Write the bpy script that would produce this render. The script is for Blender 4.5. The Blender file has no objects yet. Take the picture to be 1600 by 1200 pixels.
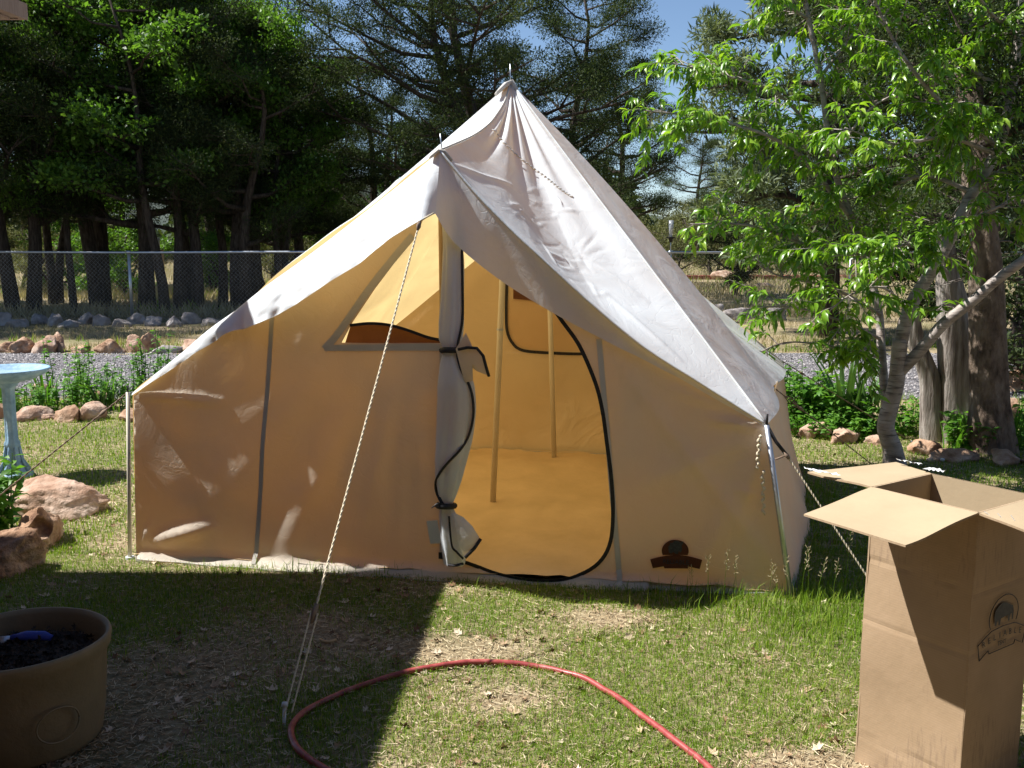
import bpy, bmesh, math, random
import numpy as np
from mathutils import Vector, Matrix, noise, Quaternion
from mathutils.geometry import delaunay_2d_cdt
random.seed(7); RNG = np.random.default_rng(7)
S = bpy.context.scene; COL = S.collection
R = math.radians
# ------------------------------------------------------------ camera, sky, sun, exposure
PITCH = R(8.3); FPX = 1500.0; CAMZ = 1.6
cam = bpy.data.objects.new('camera', bpy.data.cameras.new('camera')); COL.objects.link(cam)
cam.location = (0, 0, CAMZ); cam.rotation_euler = (R(90) - PITCH, 0, 0)
cam.data.sensor_width = 36; cam.data.lens = 36 * FPX / 1600; cam.data.clip_start = .05; cam.data.clip_end = 6000
S.camera = cam
SUN_EL = R(53.2); LD = Vector((math.cos(SUN_EL) * math.cos(R(-8.1)), math.cos(SUN_EL) * math.sin(R(-8.1)), -math.sin(SUN_EL)))  # light travel direction
w = bpy.data.worlds.new('World'); S.world = w; w.use_nodes = True
nt = w.node_tree; bg = nt.nodes['Background']; sky = nt.nodes.new('ShaderNodeTexSky')
sky.sky_type = 'NISHITA'; sky.sun_disc = False; sky.sun_elevation = SUN_EL
sky.sun_rotation = math.atan2(-LD.x, -LD.y); sky.altitude = 1500; sky.air_density = 1.0; sky.dust_density = .2; sky.ozone_density = 2.5
nt.links.new(sky.outputs[0], bg.inputs[0]); bg.inputs[1].default_value = .063
sun = bpy.data.objects.new('sun', bpy.data.lights.new('sun', 'SUN')); COL.objects.link(sun)
sun.data.energy = 4.7; sun.data.angle = R(.53); sun.data.color = (1, .975, .93)
sun.rotation_euler = LD.to_track_quat('-Z', 'Y').to_euler(); sun.location = (-20, 0, 30)
S.view_settings.view_transform = 'Standard'; S.view_settings.look = 'None'; S.view_settings.exposure = 1.15; S.view_settings.gamma = 1
S.view_settings.use_curve_mapping = False
S.render.engine = 'CYCLES'; S.cycles.max_bounces = 9; S.cycles.diffuse_bounces = 5; S.cycles.transmission_bounces = 6
S.cycles.transparent_max_bounces = 8; S.cycles.use_denoising = True; S.cycles.sample_clamp_indirect = 6

# ------------------------------------------------------------ projection helpers (photo 1600x1200)
FW = Vector((0, math.cos(PITCH), -math.sin(PITCH))); UP = Vector((0, math.sin(PITCH), math.cos(PITCH)))
CP = Vector((0, 0, CAMZ))
def ray(px, py): return Vector((1, 0, 0)) * ((px - 800) / FPX) + UP * ((600 - py) / FPX) + FW
def G(px, py, z=0.0):                       # point on the ground (or at height z)
    d = ray(px, py); return CP + d * ((z - CAMZ) / d.z)
def P(px, py, Y):                           # point at forward distance Y
    d = ray(px, py); return CP + d * (Y / d.y)
def VP(px, py, a, b, off=0.0):              # point on the vertical plane through ground points a, b
    a = Vector((a[0], a[1], 0)); b = Vector((b[0], b[1], 0)); t = (b - a).normalized(); n = Vector((t.y, -t.x, 0))
    d = ray(px, py); k = ((a + n * off - CP).dot(n)) / d.dot(n); return CP + d * k

# ------------------------------------------------------------ materials
def new_mat(name):
    m = bpy.data.materials.new(name); m.use_nodes = True; n = m.node_tree.nodes; n.clear()
    out = n.new('ShaderNodeOutputMaterial'); return m, n, m.node_tree.links, out
def ramp(n, l, fac, stops):
    r = n.new('ShaderNodeValToRGB'); e = r.color_ramp.elements
    while len(e) < len(stops): e.new(.5)
    for el, (p, c) in zip(e, stops): el.position = p; el.color = (*c, 1)
    l.new(fac, r.inputs[0]); return r.outputs[0]
def noise_node(n, l, scale, detail=4, rough=.55, vec=None, dist=0):
    t = n.new('ShaderNodeTexNoise'); t.inputs['Scale'].default_value = scale; t.inputs['Detail'].default_value = detail
    t.inputs['Roughness'].default_value = rough; t.inputs['Distortion'].default_value = dist
    if vec is not None: l.new(vec, t.inputs['Vector'])
    return t.outputs['Fac']
def mat(name, cols, scale=5, rough=.8, bump=0, bscale=30, spec=.3, metal=0, stretch=None, detail=5, trans=None, tfac=.3, island=0, coord='Object', extra=None):
    m, n, l, out = new_mat(name)
    tc = n.new('ShaderNodeTexCoord'); vec = tc.outputs[coord]
    if stretch:
        mp = n.new('ShaderNodeMapping'); mp.inputs['Scale'].default_value = stretch; l.new(vec, mp.inputs[0]); vec = mp.outputs[0]
    fac = noise_node(n, l, scale, detail, .6, vec)
    if island:
        ge = n.new('ShaderNodeNewGeometry'); oi = n.new('ShaderNodeObjectInfo')
        mx = n.new('ShaderNodeMix'); mx.data_type = 'FLOAT'; mx.inputs[0].default_value = island
        l.new(fac, mx.inputs[2]); l.new(ge.outputs['Random Per Island'], mx.inputs[3]); fac = mx.outputs[0]
    k = len(cols); st = [(.5 if k == 1 else (.28 + .44 * i / (k - 1) if not island else .1 + .8 * i / (k - 1)), c) for i, c in enumerate(cols)]
    if k == 1: st = [(0, cols[0]), (1, cols[0])]
    c = ramp(n, l, fac, st)
    if extra: c = extra(n, l, vec, c)
    p = n.new('ShaderNodeBsdfPrincipled'); l.new(c, p.inputs['Base Color']); p.inputs['Roughness'].default_value = rough
    p.inputs['Specular IOR Level'].default_value = spec; p.inputs['Metallic'].default_value = metal
    if bump:
        b = n.new('ShaderNodeBump'); b.inputs['Strength'].default_value = 1; b.inputs['Distance'].default_value = bump
        l.new(noise_node(n, l, bscale, 6, .62, vec), b.inputs['Height']); l.new(b.outputs[0], p.inputs['Normal'])
    sh = p.outputs[0]
    if trans:
        t = n.new('ShaderNodeBsdfTranslucent'); mxr = n.new('ShaderNodeMixRGB'); mxr.blend_type = 'MULTIPLY'; mxr.inputs[0].default_value = 1
        if trans == 'leaf':
            mxr.inputs[2].default_value = (1.6, 1.7, .7, 1); l.new(c, mxr.inputs[1]); l.new(mxr.outputs[0], t.inputs[0])
        else: t.inputs[0].default_value = (*trans, 1)
        ms = n.new('ShaderNodeMixShader'); ms.inputs[0].default_value = tfac; l.new(sh, ms.inputs[1]); l.new(t.outputs[0], ms.inputs[2]); sh = ms.outputs[0]
    l.new(sh, out.inputs[0]); return m

def canvas_mat(name, base, trans, tfac, fine=.0006):
    m, n, l, out = new_mat(name); tc = n.new('ShaderNodeTexCoord'); vec = tc.outputs['Object']
    c = ramp(n, l, noise_node(n, l, 2.2, 6, .6, vec), [(.3, tuple(x * .92 for x in base)), (.6, base)])
    # soft wrinkles: stretched noise + crease network + weave
    b = n.new('ShaderNodeBump'); b.inputs['Distance'].default_value = .016; b.inputs['Strength'].default_value = .55
    l.new(noise_node(n, l, 3.5, 5, .5, vec, 1.2), b.inputs['Height'])
    b2 = n.new('ShaderNodeBump'); b2.inputs['Distance'].default_value = fine; b2.inputs['Strength'].default_value = .8
    v = n.new('ShaderNodeTexVoronoi'); v.feature = 'DISTANCE_TO_EDGE'; v.inputs['Scale'].default_value = 5.5
    mp = n.new('ShaderNodeVectorMath'); mp.operation = 'ADD'; nn = n.new('ShaderNodeTexNoise'); nn.inputs['Scale'].default_value = 4; l.new(vec, nn.inputs[0])
    l.new(vec, mp.inputs[0]); l.new(nn.outputs['Color'], mp.inputs[1]); l.new(mp.outputs[0], v.inputs['Vector'])
    cr = n.new('ShaderNodeMapRange'); cr.inputs[1].default_value = 0; cr.inputs[2].default_value = .03; l.new(v.outputs['Distance'], cr.inputs[0])
    l.new(cr.outputs[0], b2.inputs['Height']); l.new(b.outputs[0], b2.inputs['Normal'])
    b3 = n.new('ShaderNodeBump'); b3.inputs['Distance'].default_value = .0004; l.new(noise_node(n, l, 260, 2, .5, vec), b3.inputs['Height']); l.new(b2.outputs[0], b3.inputs['Normal'])
    d = n.new('ShaderNodeBsdfPrincipled'); d.inputs['Roughness'].default_value = .75; d.inputs['Specular IOR Level'].default_value = .15
    l.new(c, d.inputs['Base Color']); l.new(b3.outputs[0], d.inputs['Normal'])
    t = n.new('ShaderNodeBsdfTranslucent')
    tcol = ramp(n, l, noise_node(n, l, 3, 3, .5, vec), [(.3, tuple(x * .85 for x in trans)), (.7, trans)]); l.new(tcol, t.inputs[0]); l.new(b.outputs[0], t.inputs['Normal'])
    ms = n.new('ShaderNodeMixShader'); mr = n.new('ShaderNodeMapRange'); mr.inputs[1].default_value = .3; mr.inputs[2].default_value = .7; mr.inputs[3].default_value = tfac * .75; mr.inputs[4].default_value = tfac * 1.3; l.new(noise_node(n, l, 1.7, 2, .5, vec, .8), mr.inputs[0]); l.new(mr.outputs[0], ms.inputs[0]); l.new(d.outputs[0], ms.inputs[1]); l.new(t.outputs[0], ms.inputs[2])
    l.new(ms.outputs[0], out.inputs[0]); return m
M = {}
M['canvas'] = canvas_mat('canvas', (.74, .79, .82), (.84, .62, .28), .33)
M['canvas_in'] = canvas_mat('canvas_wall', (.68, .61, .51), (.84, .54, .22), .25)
M['canvas_back'] = canvas_mat('canvas_warm_glow', (.72, .53, .31), (.88, .54, .18), .26)  # same canvas; warm glow of light inside the tent put into base colour
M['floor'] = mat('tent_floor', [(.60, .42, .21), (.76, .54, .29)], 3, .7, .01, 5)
M['seam'] = canvas_mat('canvas_seam', (.60, .56, .50), (.7, .42, .14), .12)
M['black'] = mat('black_tape', [(.012, .011, .012), (.03, .028, .03)], 60, .6)
M['mesh'] = mat('brown_mesh', [(.10, .045, .025), (.17, .08, .04)], 20, .8, trans=(.4, .16, .05), tfac=.25)
M['pole'] = mat('tent_pole', [(.62, .56, .45), (.70, .64, .52)], 8, .4, spec=.5)
M['steel'] = mat('galvanised_steel', [(.42, .45, .50), (.55, .58, .62)], 25, .38, metal=.85)
M['wood'] = mat('pole_wood', [(.40, .26, .12), (.52, .35, .18)], 6, .6, stretch=(12, 12, 1))
M['rope'] = mat('rope', [(.55, .46, .33), (.74, .66, .50)], 140, .9, .002, 240)
M['rope_dark'] = mat('rope_weathered', [(.16, .11, .08), (.26, .19, .14)], 90, .9)
M['white'] = mat('white_plastic', [(.6, .62, .64)], rough=.4)
M['label'] = mat('paper_label', [(.72, .74, .66)], rough=.6)
M['patch'] = mat('brown_print', [(.085, .022, .008), (.11, .03, .012)], 30, .7)
M['print'] = mat('black_print', [(.02, .02, .022), (.07, .07, .07)], 90, .7)
def corr(n, l, vec, c):
    wv = n.new('ShaderNodeTexWave'); wv.inputs['Scale'].default_value = 42; wv.bands_direction = 'Z'; wv.inputs['Distortion'].default_value = .6
    l.new(vec, wv.inputs['Vector']); mx = n.new('ShaderNodeMixRGB'); mx.blend_type = 'MULTIPLY'; mx.inputs[0].default_value = .07
    l.new(c, mx.inputs[1]); l.new(wv.outputs['Color'], mx.inputs[2])
    # scuffs
    mp = n.new('ShaderNodeMapping'); mp.inputs['Scale'].default_value = (60, 60, 9); l.new(vec, mp.inputs[0])
    s = noise_node(n, l, 1.6, 4, .7, mp.outputs[0]); big = noise_node(n, l, 3.2, 2, .5, vec)
    mm = n.new('ShaderNodeMath'); mm.operation = 'MULTIPLY'; l.new(s, mm.inputs[0]); l.new(big, mm.inputs[1])
    rr = n.new('ShaderNodeMapRange'); rr.inputs[1].default_value = .30; rr.inputs[2].default_value = .38; rr.inputs[4].default_value = .42; l.new(mm.outputs[0], rr.inputs[0])
    m2 = n.new('ShaderNodeMixRGB'); l.new(rr.outputs[0], m2.inputs[0]); l.new(mx.outputs[0], m2.inputs[1]); m2.inputs[2].default_value = (.20, .14, .10, 1)
    return m2.outputs[0]
M['card'] = mat('cardboard', [(.31, .22, .135), (.36, .255, .16), (.40, .285, .185)], 5, .85, .0012, 30, spec=.15, extra=corr)
M['card_in'] = mat('cardboard_inside', [(.34, .26, .165), (.40, .31, .20)], 4, .85, .001, 30, spec=.1)
M['card_edge'] = mat('cardboard_edge', [(.30, .21, .13), (.42, .31, .2)], 80, .9)
M['tape'] = mat('packing_tape', [(.6, .6, .6), (.8, .8, .78)], 30, .25, .002, 60, spec=.6)
M['rock'] = mat('sandstone', [(.12, .06, .04), (.28, .165, .10), (.42, .28, .19), (.52, .41, .33)], 7, .9, .02, 28, spec=.15, detail=9)
M['rock2'] = mat('pink_sandstone', [(.18, .095, .06), (.36, .23, .16), (.47, .34, .26), (.55, .45, .37)], 6, .9, .018, 30, spec=.15, detail=9)
M['rockg'] = mat('grey_rock', [(.16, .14, .13), (.33, .29, .27), (.42, .38, .35)], 6, .9, .03, 9, spec=.15, detail=9)
M['bark'] = mat('dark_bark', [(.025, .02, .017), (.07, .055, .045), (.12, .10, .08)], 7, .95, .03, 12, stretch=(3, 3, .7), spec=.1)
M['jbark'] = mat('juniper_bark', [(.05, .035, .028), (.16, .12, .09), (.26, .21, .17)], 5, .95, .04, 6, stretch=(3, 3, 1.4), spec=.1)
M['dead'] = mat('weathered_wood', [(.10, .075, .06), (.30, .26, .23), (.46, .42, .38)], 3, .9, .02, 7, stretch=(8, 8, 1.0), spec=.1)
def bands(n, l, vec, c):
    mp = n.new('ShaderNodeMapping'); mp.inputs['Scale'].default_value = (5, 5, 15); l.new(vec, mp.inputs[0])
    f = noise_node(n, l, 1.5, 3, .6, mp.outputs[0]); rr = n.new('ShaderNodeMapRange'); rr.inputs[1].default_value = .55; rr.inputs[2].default_value = .68; rr.inputs[4].default_value = .8
    l.new(f, rr.inputs[0]); m2 = n.new('ShaderNodeMixRGB'); l.new(rr.outputs[0], m2.inputs[0]); l.new(c, m2.inputs[1]); m2.inputs[2].default_value = (.05, .035, .03, 1); return m2.outputs[0]
M['peachbark'] = mat('peach_bark', [(.16, .12, .10), (.30, .25, .22), (.40, .35, .32)], 6, .55, .006, 20, stretch=(1, 1, 3), spec=.4, extra=bands)
M['peach'] = mat('peach_leaf', [(.075, .155, .010), (.12, .24, .016), (.17, .32, .024), (.27, .39, .04)], 3, .34, spec=.55, trans='leaf', tfac=.38, island=.8)
M['jun'] = mat('juniper_foliage', [(.014, .026, .012), (.028, .047, .018), (.055, .075, .027), (.095, .11, .04)], 1.1, .7, spec=.15, trans='leaf', tfac=.22, island=.45)
M['oak'] = mat('oak_foliage', [(.03, .07, .012), (.06, .13, .02), (.10, .20, .03), (.15, .26, .04)], 1.1, .5, spec=.3, trans='leaf', tfac=.42, island=.5)
M['pine'] = mat('pine_needles', [(.05, .075, .045), (.09, .12, .065), (.14, .17, .08), (.20, .22, .10)], 1.2, .6, spec=.25, trans='leaf', tfac=.2, island=.5)
M['bush'] = mat('dry_bush_foliage', [(.06, .07, .03), (.12, .13, .05), (.20, .19, .09)], 1.2, .8, trans='leaf', tfac=.2, island=.5)
M['weed'] = mat('weed_leaves', [(.04, .12, .012), (.08, .20, .02), (.14, .28, .035)], 4, .5, spec=.35, trans='leaf', tfac=.38, island=.7)
M['iris'] = mat('iris_leaf', [(.05, .11, .03), (.08, .16, .045), (.12, .22, .06)], 6, .5, spec=.3, trans='leaf', tfac=.25)
M['grass'] = mat('grass_blades', [(.07, .13, .010), (.12, .21, .016), (.18, .28, .025), (.34, .34, .09)], 2.2, .6, spec=.2, trans='leaf', tfac=.32, island=.6)
M['dry'] = mat('dry_straw', [(.18, .12, .065), (.31, .23, .13), (.42, .34, .21), (.52, .44, .29)], 8, .85, spec=.15, island=.9)
M['litter'] = mat('dead_leaves', [(.15, .08, .045), (.30, .19, .11), (.46, .34, .22), (.58, .48, .36)], 8, .8, spec=.2, island=.95)
M['drygrass'] = mat('dry_field_grass', [(.22, .18, .10), (.36, .30, .18), (.48, .42, .28)], .7, .9, island=.6, trans='leaf', tfac=.15)
M['pebble'] = mat('gravel_stone', [(.07, .068, .075), (.15, .145, .155), (.24, .23, .235), (.36, .33, .32)], 8, .85, spec=.2, island=.95)
M['hose'] = mat('red_rubber', [(.16, .035, .032), (.27, .045, .045), (.34, .07, .065), (.38, .14, .12)], 26, .38, spec=.45)
M['pot'] = mat('tan_pot', [(.20, .145, .08), (.28, .20, .115)], 5, .6, .004, 15)
M['soil'] = mat('potting_soil', [(.03, .02, .015), (.10, .07, .05)], 30, .95, .02, 40)
M['blue'] = mat('blue_plastic', [(.04, .06, .30)], rough=.4)
M['bath'] = mat('pale_blue_paint', [(.12, .22, .33), (.20, .33, .45), (.32, .45, .54)], 14, .6, .004, 40)
M['brick'] = mat('red_brick', [(.22, .07, .05), (.34, .12, .09)], 20, .9)
M['cedar'] = mat('cedar_boards', [(.46, .20, .08), (.58, .28, .12)], 8, .65, stretch=(1, 8, 8))
M['soffit'] = mat('brown_soffit', [(.17, .11, .08), (.24, .17, .13)], 12, .8, stretch=(1, 8, 1))
M['shingle'] = mat('roof_shingle', [(.12, .10, .09), (.2, .17, .15)], 12, .95)
M['stucco'] = mat('house_wall', [(.34, .25, .18), (.40, .30, .22)], 6, .9)
mm, n, l, out = new_mat('bath_water'); p = n.new('ShaderNodeBsdfPrincipled'); p.inputs['Base Color'].default_value = (.30, .40, .42, 1); p.inputs['Roughness'].default_value = .05; l.new(p.outputs[0], out.inputs[0]); M['water'] = mm
mm, n, l, out = new_mat('clear_tube'); p = n.new('ShaderNodeBsdfPrincipled'); p.inputs['Base Color'].default_value = (.85, .88, .9, 1); p.inputs['Roughness'].default_value = .15; p.inputs['Transmission Weight'].default_value = .5; l.new(p.outputs[0], out.inputs[0]); M['clear'] = mm
# ground: straw, dirt, thin turf
def ground_extra(n, l, vec, c):
    g = noise_node(n, l, .9, 5, .6, vec); rr = n.new('ShaderNodeMapRange'); rr.inputs[1].default_value = .45; rr.inputs[2].default_value = .62; rr.inputs[4].default_value = .55; l.new(g, rr.inputs[0])
    m2 = n.new('ShaderNodeMixRGB'); l.new(rr.outputs[0], m2.inputs[0]); l.new(c, m2.inputs[1]); m2.inputs[2].default_value = (.10, .115, .045, 1); return m2.outputs[0]
M['ground'] = mat('ground_soil_and_straw', [(.11, .08, .05), (.22, .165, .10), (.34, .27, .17), (.42, .35, .235)], 24, .95, .012, 45, spec=.1, detail=8, extra=ground_extra)
M['gravel'] = mat('gravel_bed', [(.07, .068, .075), (.15, .14, .145), (.24, .22, .22)], 38, .95, .02, 60, spec=.1, detail=6)
M['hill'] = mat('distant_hill', [(.05, .07, .06), (.09, .10, .08)], .02, 1)

# ------------------------------------------------------------ object helpers
def link(name, me, m=None, parent=None, smooth=False, **props):
    if m is not None and not me.materials: me.materials.append(M[m] if isinstance(m, str) else m)
    if smooth: me.polygons.foreach_set('use_smooth', np.ones(len(me.polygons), bool))
    o = bpy.data.objects.new(name, me); COL.objects.link(o)
    if parent is not None: o.parent = parent
    for k, v in props.items(): o[k] = v
    return o
def empty(name, label, cat, loc=(0, 0, 0), group=None, rz=0):
    o = bpy.data.objects.new(name, None); COL.objects.link(o); o.location = loc; o.rotation_euler = (0, 0, rz); o.empty_display_size = .1
    o['label'] = label; o['category'] = cat
    if group: o['group'] = group
    return o
def tag(o, label, cat, group=None):
    o['label'] = label; o['category'] = cat
    if group: o['group'] = group
    return o
def me_np(name, v, f):                       # v (N,3), f (K,3) or (K,4)
    v = np.asarray(v, np.float32); f = np.asarray(f, np.int32); me = bpy.data.meshes.new(name); k = f.shape[1]
    me.vertices.add(len(v)); me.vertices.foreach_set('co', v.ravel()); me.loops.add(f.size); me.loops.foreach_set('vertex_index', f.ravel())
    me.polygons.add(len(f)); me.polygons.foreach_set('loop_start', np.arange(0, f.size, k, dtype=np.int32)); me.polygons.foreach_set('loop_total', np.full(len(f), k, np.int32))
    me.update(calc_edges=True); me.validate(); return me
def me_py(name, v, f):
    me = bpy.data.meshes.new(name); me.from_pydata([tuple(x) for x in v], [], f); me.update(); return me
class MB:
    def __init__(s): s.v = []; s.f = []
    def add(s, v, f):
        b = len(s.v); s.v += [tuple(x) for x in v]; s.f += [tuple(i + b for i in q) for q in f]
    def box(s, c, sz, rot=None):
        c = Vector(c); v = []
        for x in (-1, 1):
            for y in (-1, 1):
                for z in (-1, 1):
                    q = Vector((x * sz[0] / 2, y * sz[1] / 2, z * sz[2] / 2)); v.append(c + (rot @ q if rot else q))
        s.add(v, [(0, 1, 3, 2), (4, 6, 7, 5), (0, 4, 5, 1), (2, 3, 7, 6), (0, 2, 6, 4), (1, 5, 7, 3)])
    def tube(s, pts, rad, n=8, cap=True, squash=1):
        pts = [Vector(p) for p in pts]; N = len(pts)
        if not hasattr(rad, '__len__'): rad = [rad] * N
        t = (pts[1] - pts[0]).normalized(); a = t.orthogonal().normalized(); v = []
        for i in range(N):
            t = (pts[min(i + 1, N - 1)] - pts[max(i - 1, 0)]).normalized(); a = (a - t * a.dot(t)).normalized(); b = t.cross(a)
            for k in range(n):
                th = 2 * math.pi * k / n; v.append(pts[i] + (a * math.cos(th) + b * math.sin(th) * squash) * rad[i])
        f = [(i * n + k, i * n + (k + 1) % n, (i + 1) * n + (k + 1) % n, (i + 1) * n + k) for i in range(N - 1) for k in range(n)]
        if cap: f += [tuple(range(n - 1, -1, -1)), tuple((N - 1) * n + k for k in range(n))]
        s.add(v, f)
    def lathe(s, prof, n=32, c=(0, 0, 0), mod=None):
        c = Vector(c); v = []
        for r, z in prof:
            for k in range(n):
                th = 2 * math.pi * k / n; rr = r * (mod(th, r, z) if mod else 1); v.append(c + Vector((rr * math.cos(th), rr * math.sin(th), z)))
        s.add(v, [(i * n + k, i * n + (k + 1) % n, (i + 1) * n + (k + 1) % n, (i + 1) * n + k) for i in range(len(prof) - 1) for k in range(n)])
    def build(s, name, m=None, parent=None, smooth=False, **props):
        return link(name, me_py(name, s.v, s.f), m, parent, smooth, **props)
def curve(pts, n, k=.0):                     # Catmull-Rom through points, n samples
    pts = [Vector(p) for p in pts]
    if len(pts) == 2: return [pts[0].lerp(pts[1], i / (n - 1)) for i in range(n)]
    seg = [(pts[i + 1] - pts[i]).length for i in range(len(pts) - 1)]; T = sum(seg); out = []
    for i in range(n):
        d = T * i / (n - 1); j = 0
        while j < len(seg) - 1 and d > seg[j]: d -= seg[j]; j += 1
        t = min(1, d / seg[j]); p1, p2 = pts[j], pts[j + 1]; p0 = pts[j - 1] if j else p1 * 2 - p2; p3 = pts[j + 2] if j + 2 < len(pts) else p2 * 2 - p1
        out.append(.5 * ((2 * p1) + (p2 - p0) * t + (2 * p0 - 5 * p1 + 4 * p2 - p3) * t * t + (3 * p1 - p0 - 3 * p2 + p3) * t ** 3))
    return out
def grid_mesh(name, rows):
    nr, nc = len(rows), len(rows[0]); v = [p for r in rows for p in r]
    return me_py(name, v, [(i * nc + j, i * nc + j + 1, (i + 1) * nc + j + 1, (i + 1) * nc + j) for i in range(nr - 1) for j in range(nc - 1)])
def fbm2(x, y, seed, f0=1.0, octs=4):
    r = np.random.default_rng(seed); out = np.zeros_like(x); a = 1; tot = 0
    for o in range(octs):
        for _ in range(4):
            th = r.uniform(0, 6.283); f = f0 * (2 ** o) * r.uniform(.7, 1.4); ph = r.uniform(0, 6.283)
            out += a * np.sin((x * math.cos(th) + y * math.sin(th)) * f * 2 + ph + 1.3 * np.sin(y * f * .7 + ph))
        tot += a * 2; a *= .6
    return out / tot
def strip(name, pts, width, up, m, parent, off=0.0):   # ribbon along pts, width along 'side' direction, offset towards up
    pts = [Vector(p) for p in pts]; a = []; b = []
    for i, p in enumerate(pts):
        t = (pts[min(i + 1, len(pts) - 1)] - pts[max(i - 1, 0)]).normalized(); sd = t.cross(up).normalized() * width / 2
        a.append(p + sd + up * off); b.append(p - sd + up * off)
    th = up * .0025; n = len(pts); v = a + b + [q - th for q in a] + [q - th for q in b]; f = []
    for i in range(n - 1):
        f += [(i, i + 1, n + i + 1, n + i), (2 * n + i, 3 * n + i, 3 * n + i + 1, 2 * n + i + 1), (i, 2 * n + i, 2 * n + i + 1, i + 1), (n + i, n + i + 1, 3 * n + i + 1, 3 * n + i)]
    f += [(0, n, 3 * n, 2 * n), (n - 1, 3 * n - 1, 4 * n - 1, 2 * n - 1)]
    return link(name, me_py(name, v, f), m, parent)

# ------------------------------------------------------------ ground, driveway, hills
def plane_grid(x0, x1, y0, y1, z, name, m, nx=2, ny=2, fz=None, label=None):
    xs = np.linspace(x0, x1, nx); ys = np.linspace(y0, y1, ny); v = [(x, y, z + (fz(x, y) if fz else 0)) for y in ys for x in xs]
    f = [(j * nx + i, j * nx + i + 1, (j + 1) * nx + i + 1, (j + 1) * nx + i) for j in range(ny - 1) for i in range(nx - 1)]
    o = link(name, me_py(name, v, f), m, smooth=True, kind='structure'); return o
plane_grid(-600, 600, -40, 1500, 0, 'ground', 'ground')
def drive_edge(x, k): return .12 * math.sin(x * 1.1 + k) + .07 * math.sin(x * 2.7 + 2 * k)
xs = np.linspace(-30, 30, 121); v = []; 
for x in xs: v += [(x, 9.9 + drive_edge(x, 1), .004), (x, 14.0 + drive_edge(x, 4), .004)]
link('gravel_driveway', me_py('gravel_driveway', v, [(2 * i, 2 * i + 2, 2 * i + 3, 2 * i + 1) for i in range(len(xs) - 1)]), 'gravel', kind='structure')
hv = []; N = 60
for i in range(N):
    x = -1500 + 3000 * i / (N - 1); h = 70 + 34 * math.sin(i * .31 + 1) + 16 * math.sin(i * .83)
    hv += [(x, 1300, -5), (x, 1390, h * .8), (x, 1460, h)]
link('hills', me_py('hills', hv, [(3 * i + k, 3 * i + 3 + k, 3 * i + 4 + k, 3 * i + 1 + k) for i in range(N - 1) for k in (0, 1)]), 'hill', kind='structure')

# ------------------------------------------------------------ house corner at left (throws the big shade)
SH = G(690, 897)                             # corner of its shade on the lawn
tip = P(44, 30, 4.8); EH = tip.z
house = empty('house', 'house corner with brown soffit and cedar fascia at the left frame edge', 'house', (tip.x - 3, 1, 0))
def inv(o, v): return [Vector(p) - o.location for p in v]
ed = (G(560, 1200) - SH); ed.z = 0; ed.normalize()      # eave direction towards the camera
wd = Vector((-1, .015, 0)).normalized()
def slab(name, a, dirs, lens, z0, z1, m):
    c = [a, a + dirs[0] * lens[0], a + dirs[0] * lens[0] + dirs[1] * lens[1], a + dirs[1] * lens[1]]
    mb = MB(); mb.add(inv(house, [Vector((q.x, q.y, z)) for z in (z0, z1) for q in c]), [(3, 2, 1, 0), (4, 5, 6, 7), (0, 1, 5, 4), (1, 2, 6, 5), (2, 3, 7, 6), (3, 0, 4, 7)])
    return mb.build(name, m, house)
t0 = Vector((tip.x, tip.y, 0))
slab('soffit', t0 + ed * .03 + wd * .03, [ed, wd], [8, 6], EH + .0, EH + .02, 'soffit')
for k in range(5): slab('soffit_board', t0 + ed * .05 + wd * (.06 + .16 * k), [ed, wd], [7.9, .15], EH - .012, EH - .002, 'soffit')
slab('fascia_board', t0, [ed, wd], [8.05, .028], EH - .004, EH + .07, 'soffit')
slab('fascia_board', t0 + wd * .03, [ed, wd], [.028, 6], EH - .004, EH + .07, 'soffit')
slab('beam', t0 + ed * .12 + wd * .10, [ed, wd], [7.5, .09], EH - .15, EH - .014, 'cedar')
slab('roof', t0 + ed * .04 + wd * .06, [ed, wd], [8.0, 6.0], EH + .072, EH + .10, 'shingle')
slab('wall', t0 + ed * .7 + wd * 1.3, [ed, wd], [7, .2], 0, EH - .03, 'stucco')
slab('wall', t0 + ed * .7 + wd * 1.52, [wd, ed], [4, .2], 0, EH - .03, 'stucco')

wx = Vector((1, 0, 0)); wy = Vector((0, -1, 0)); q0 = Vector((tip.x + .35, 1.5, 0))  # unseen wing behind and over the camera, added to block sky light
slab('wall', q0 + wy * 2.6 - wx * 6, [wx, wy], [17, .2], 0, EH - .03, 'stucco')
slab('soffit', q0, [wx, wy], [17, 7], EH - .0, EH + .02, 'soffit')
slab('roof', q0 - wy * .04, [wx, wy], [17.1, 7], EH + .225, EH + .29, 'shingle')
slab('fascia_board', q0 - wy * .03, [wx, wy], [17, .028], EH - .06, EH + .16, 'cedar')

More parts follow.
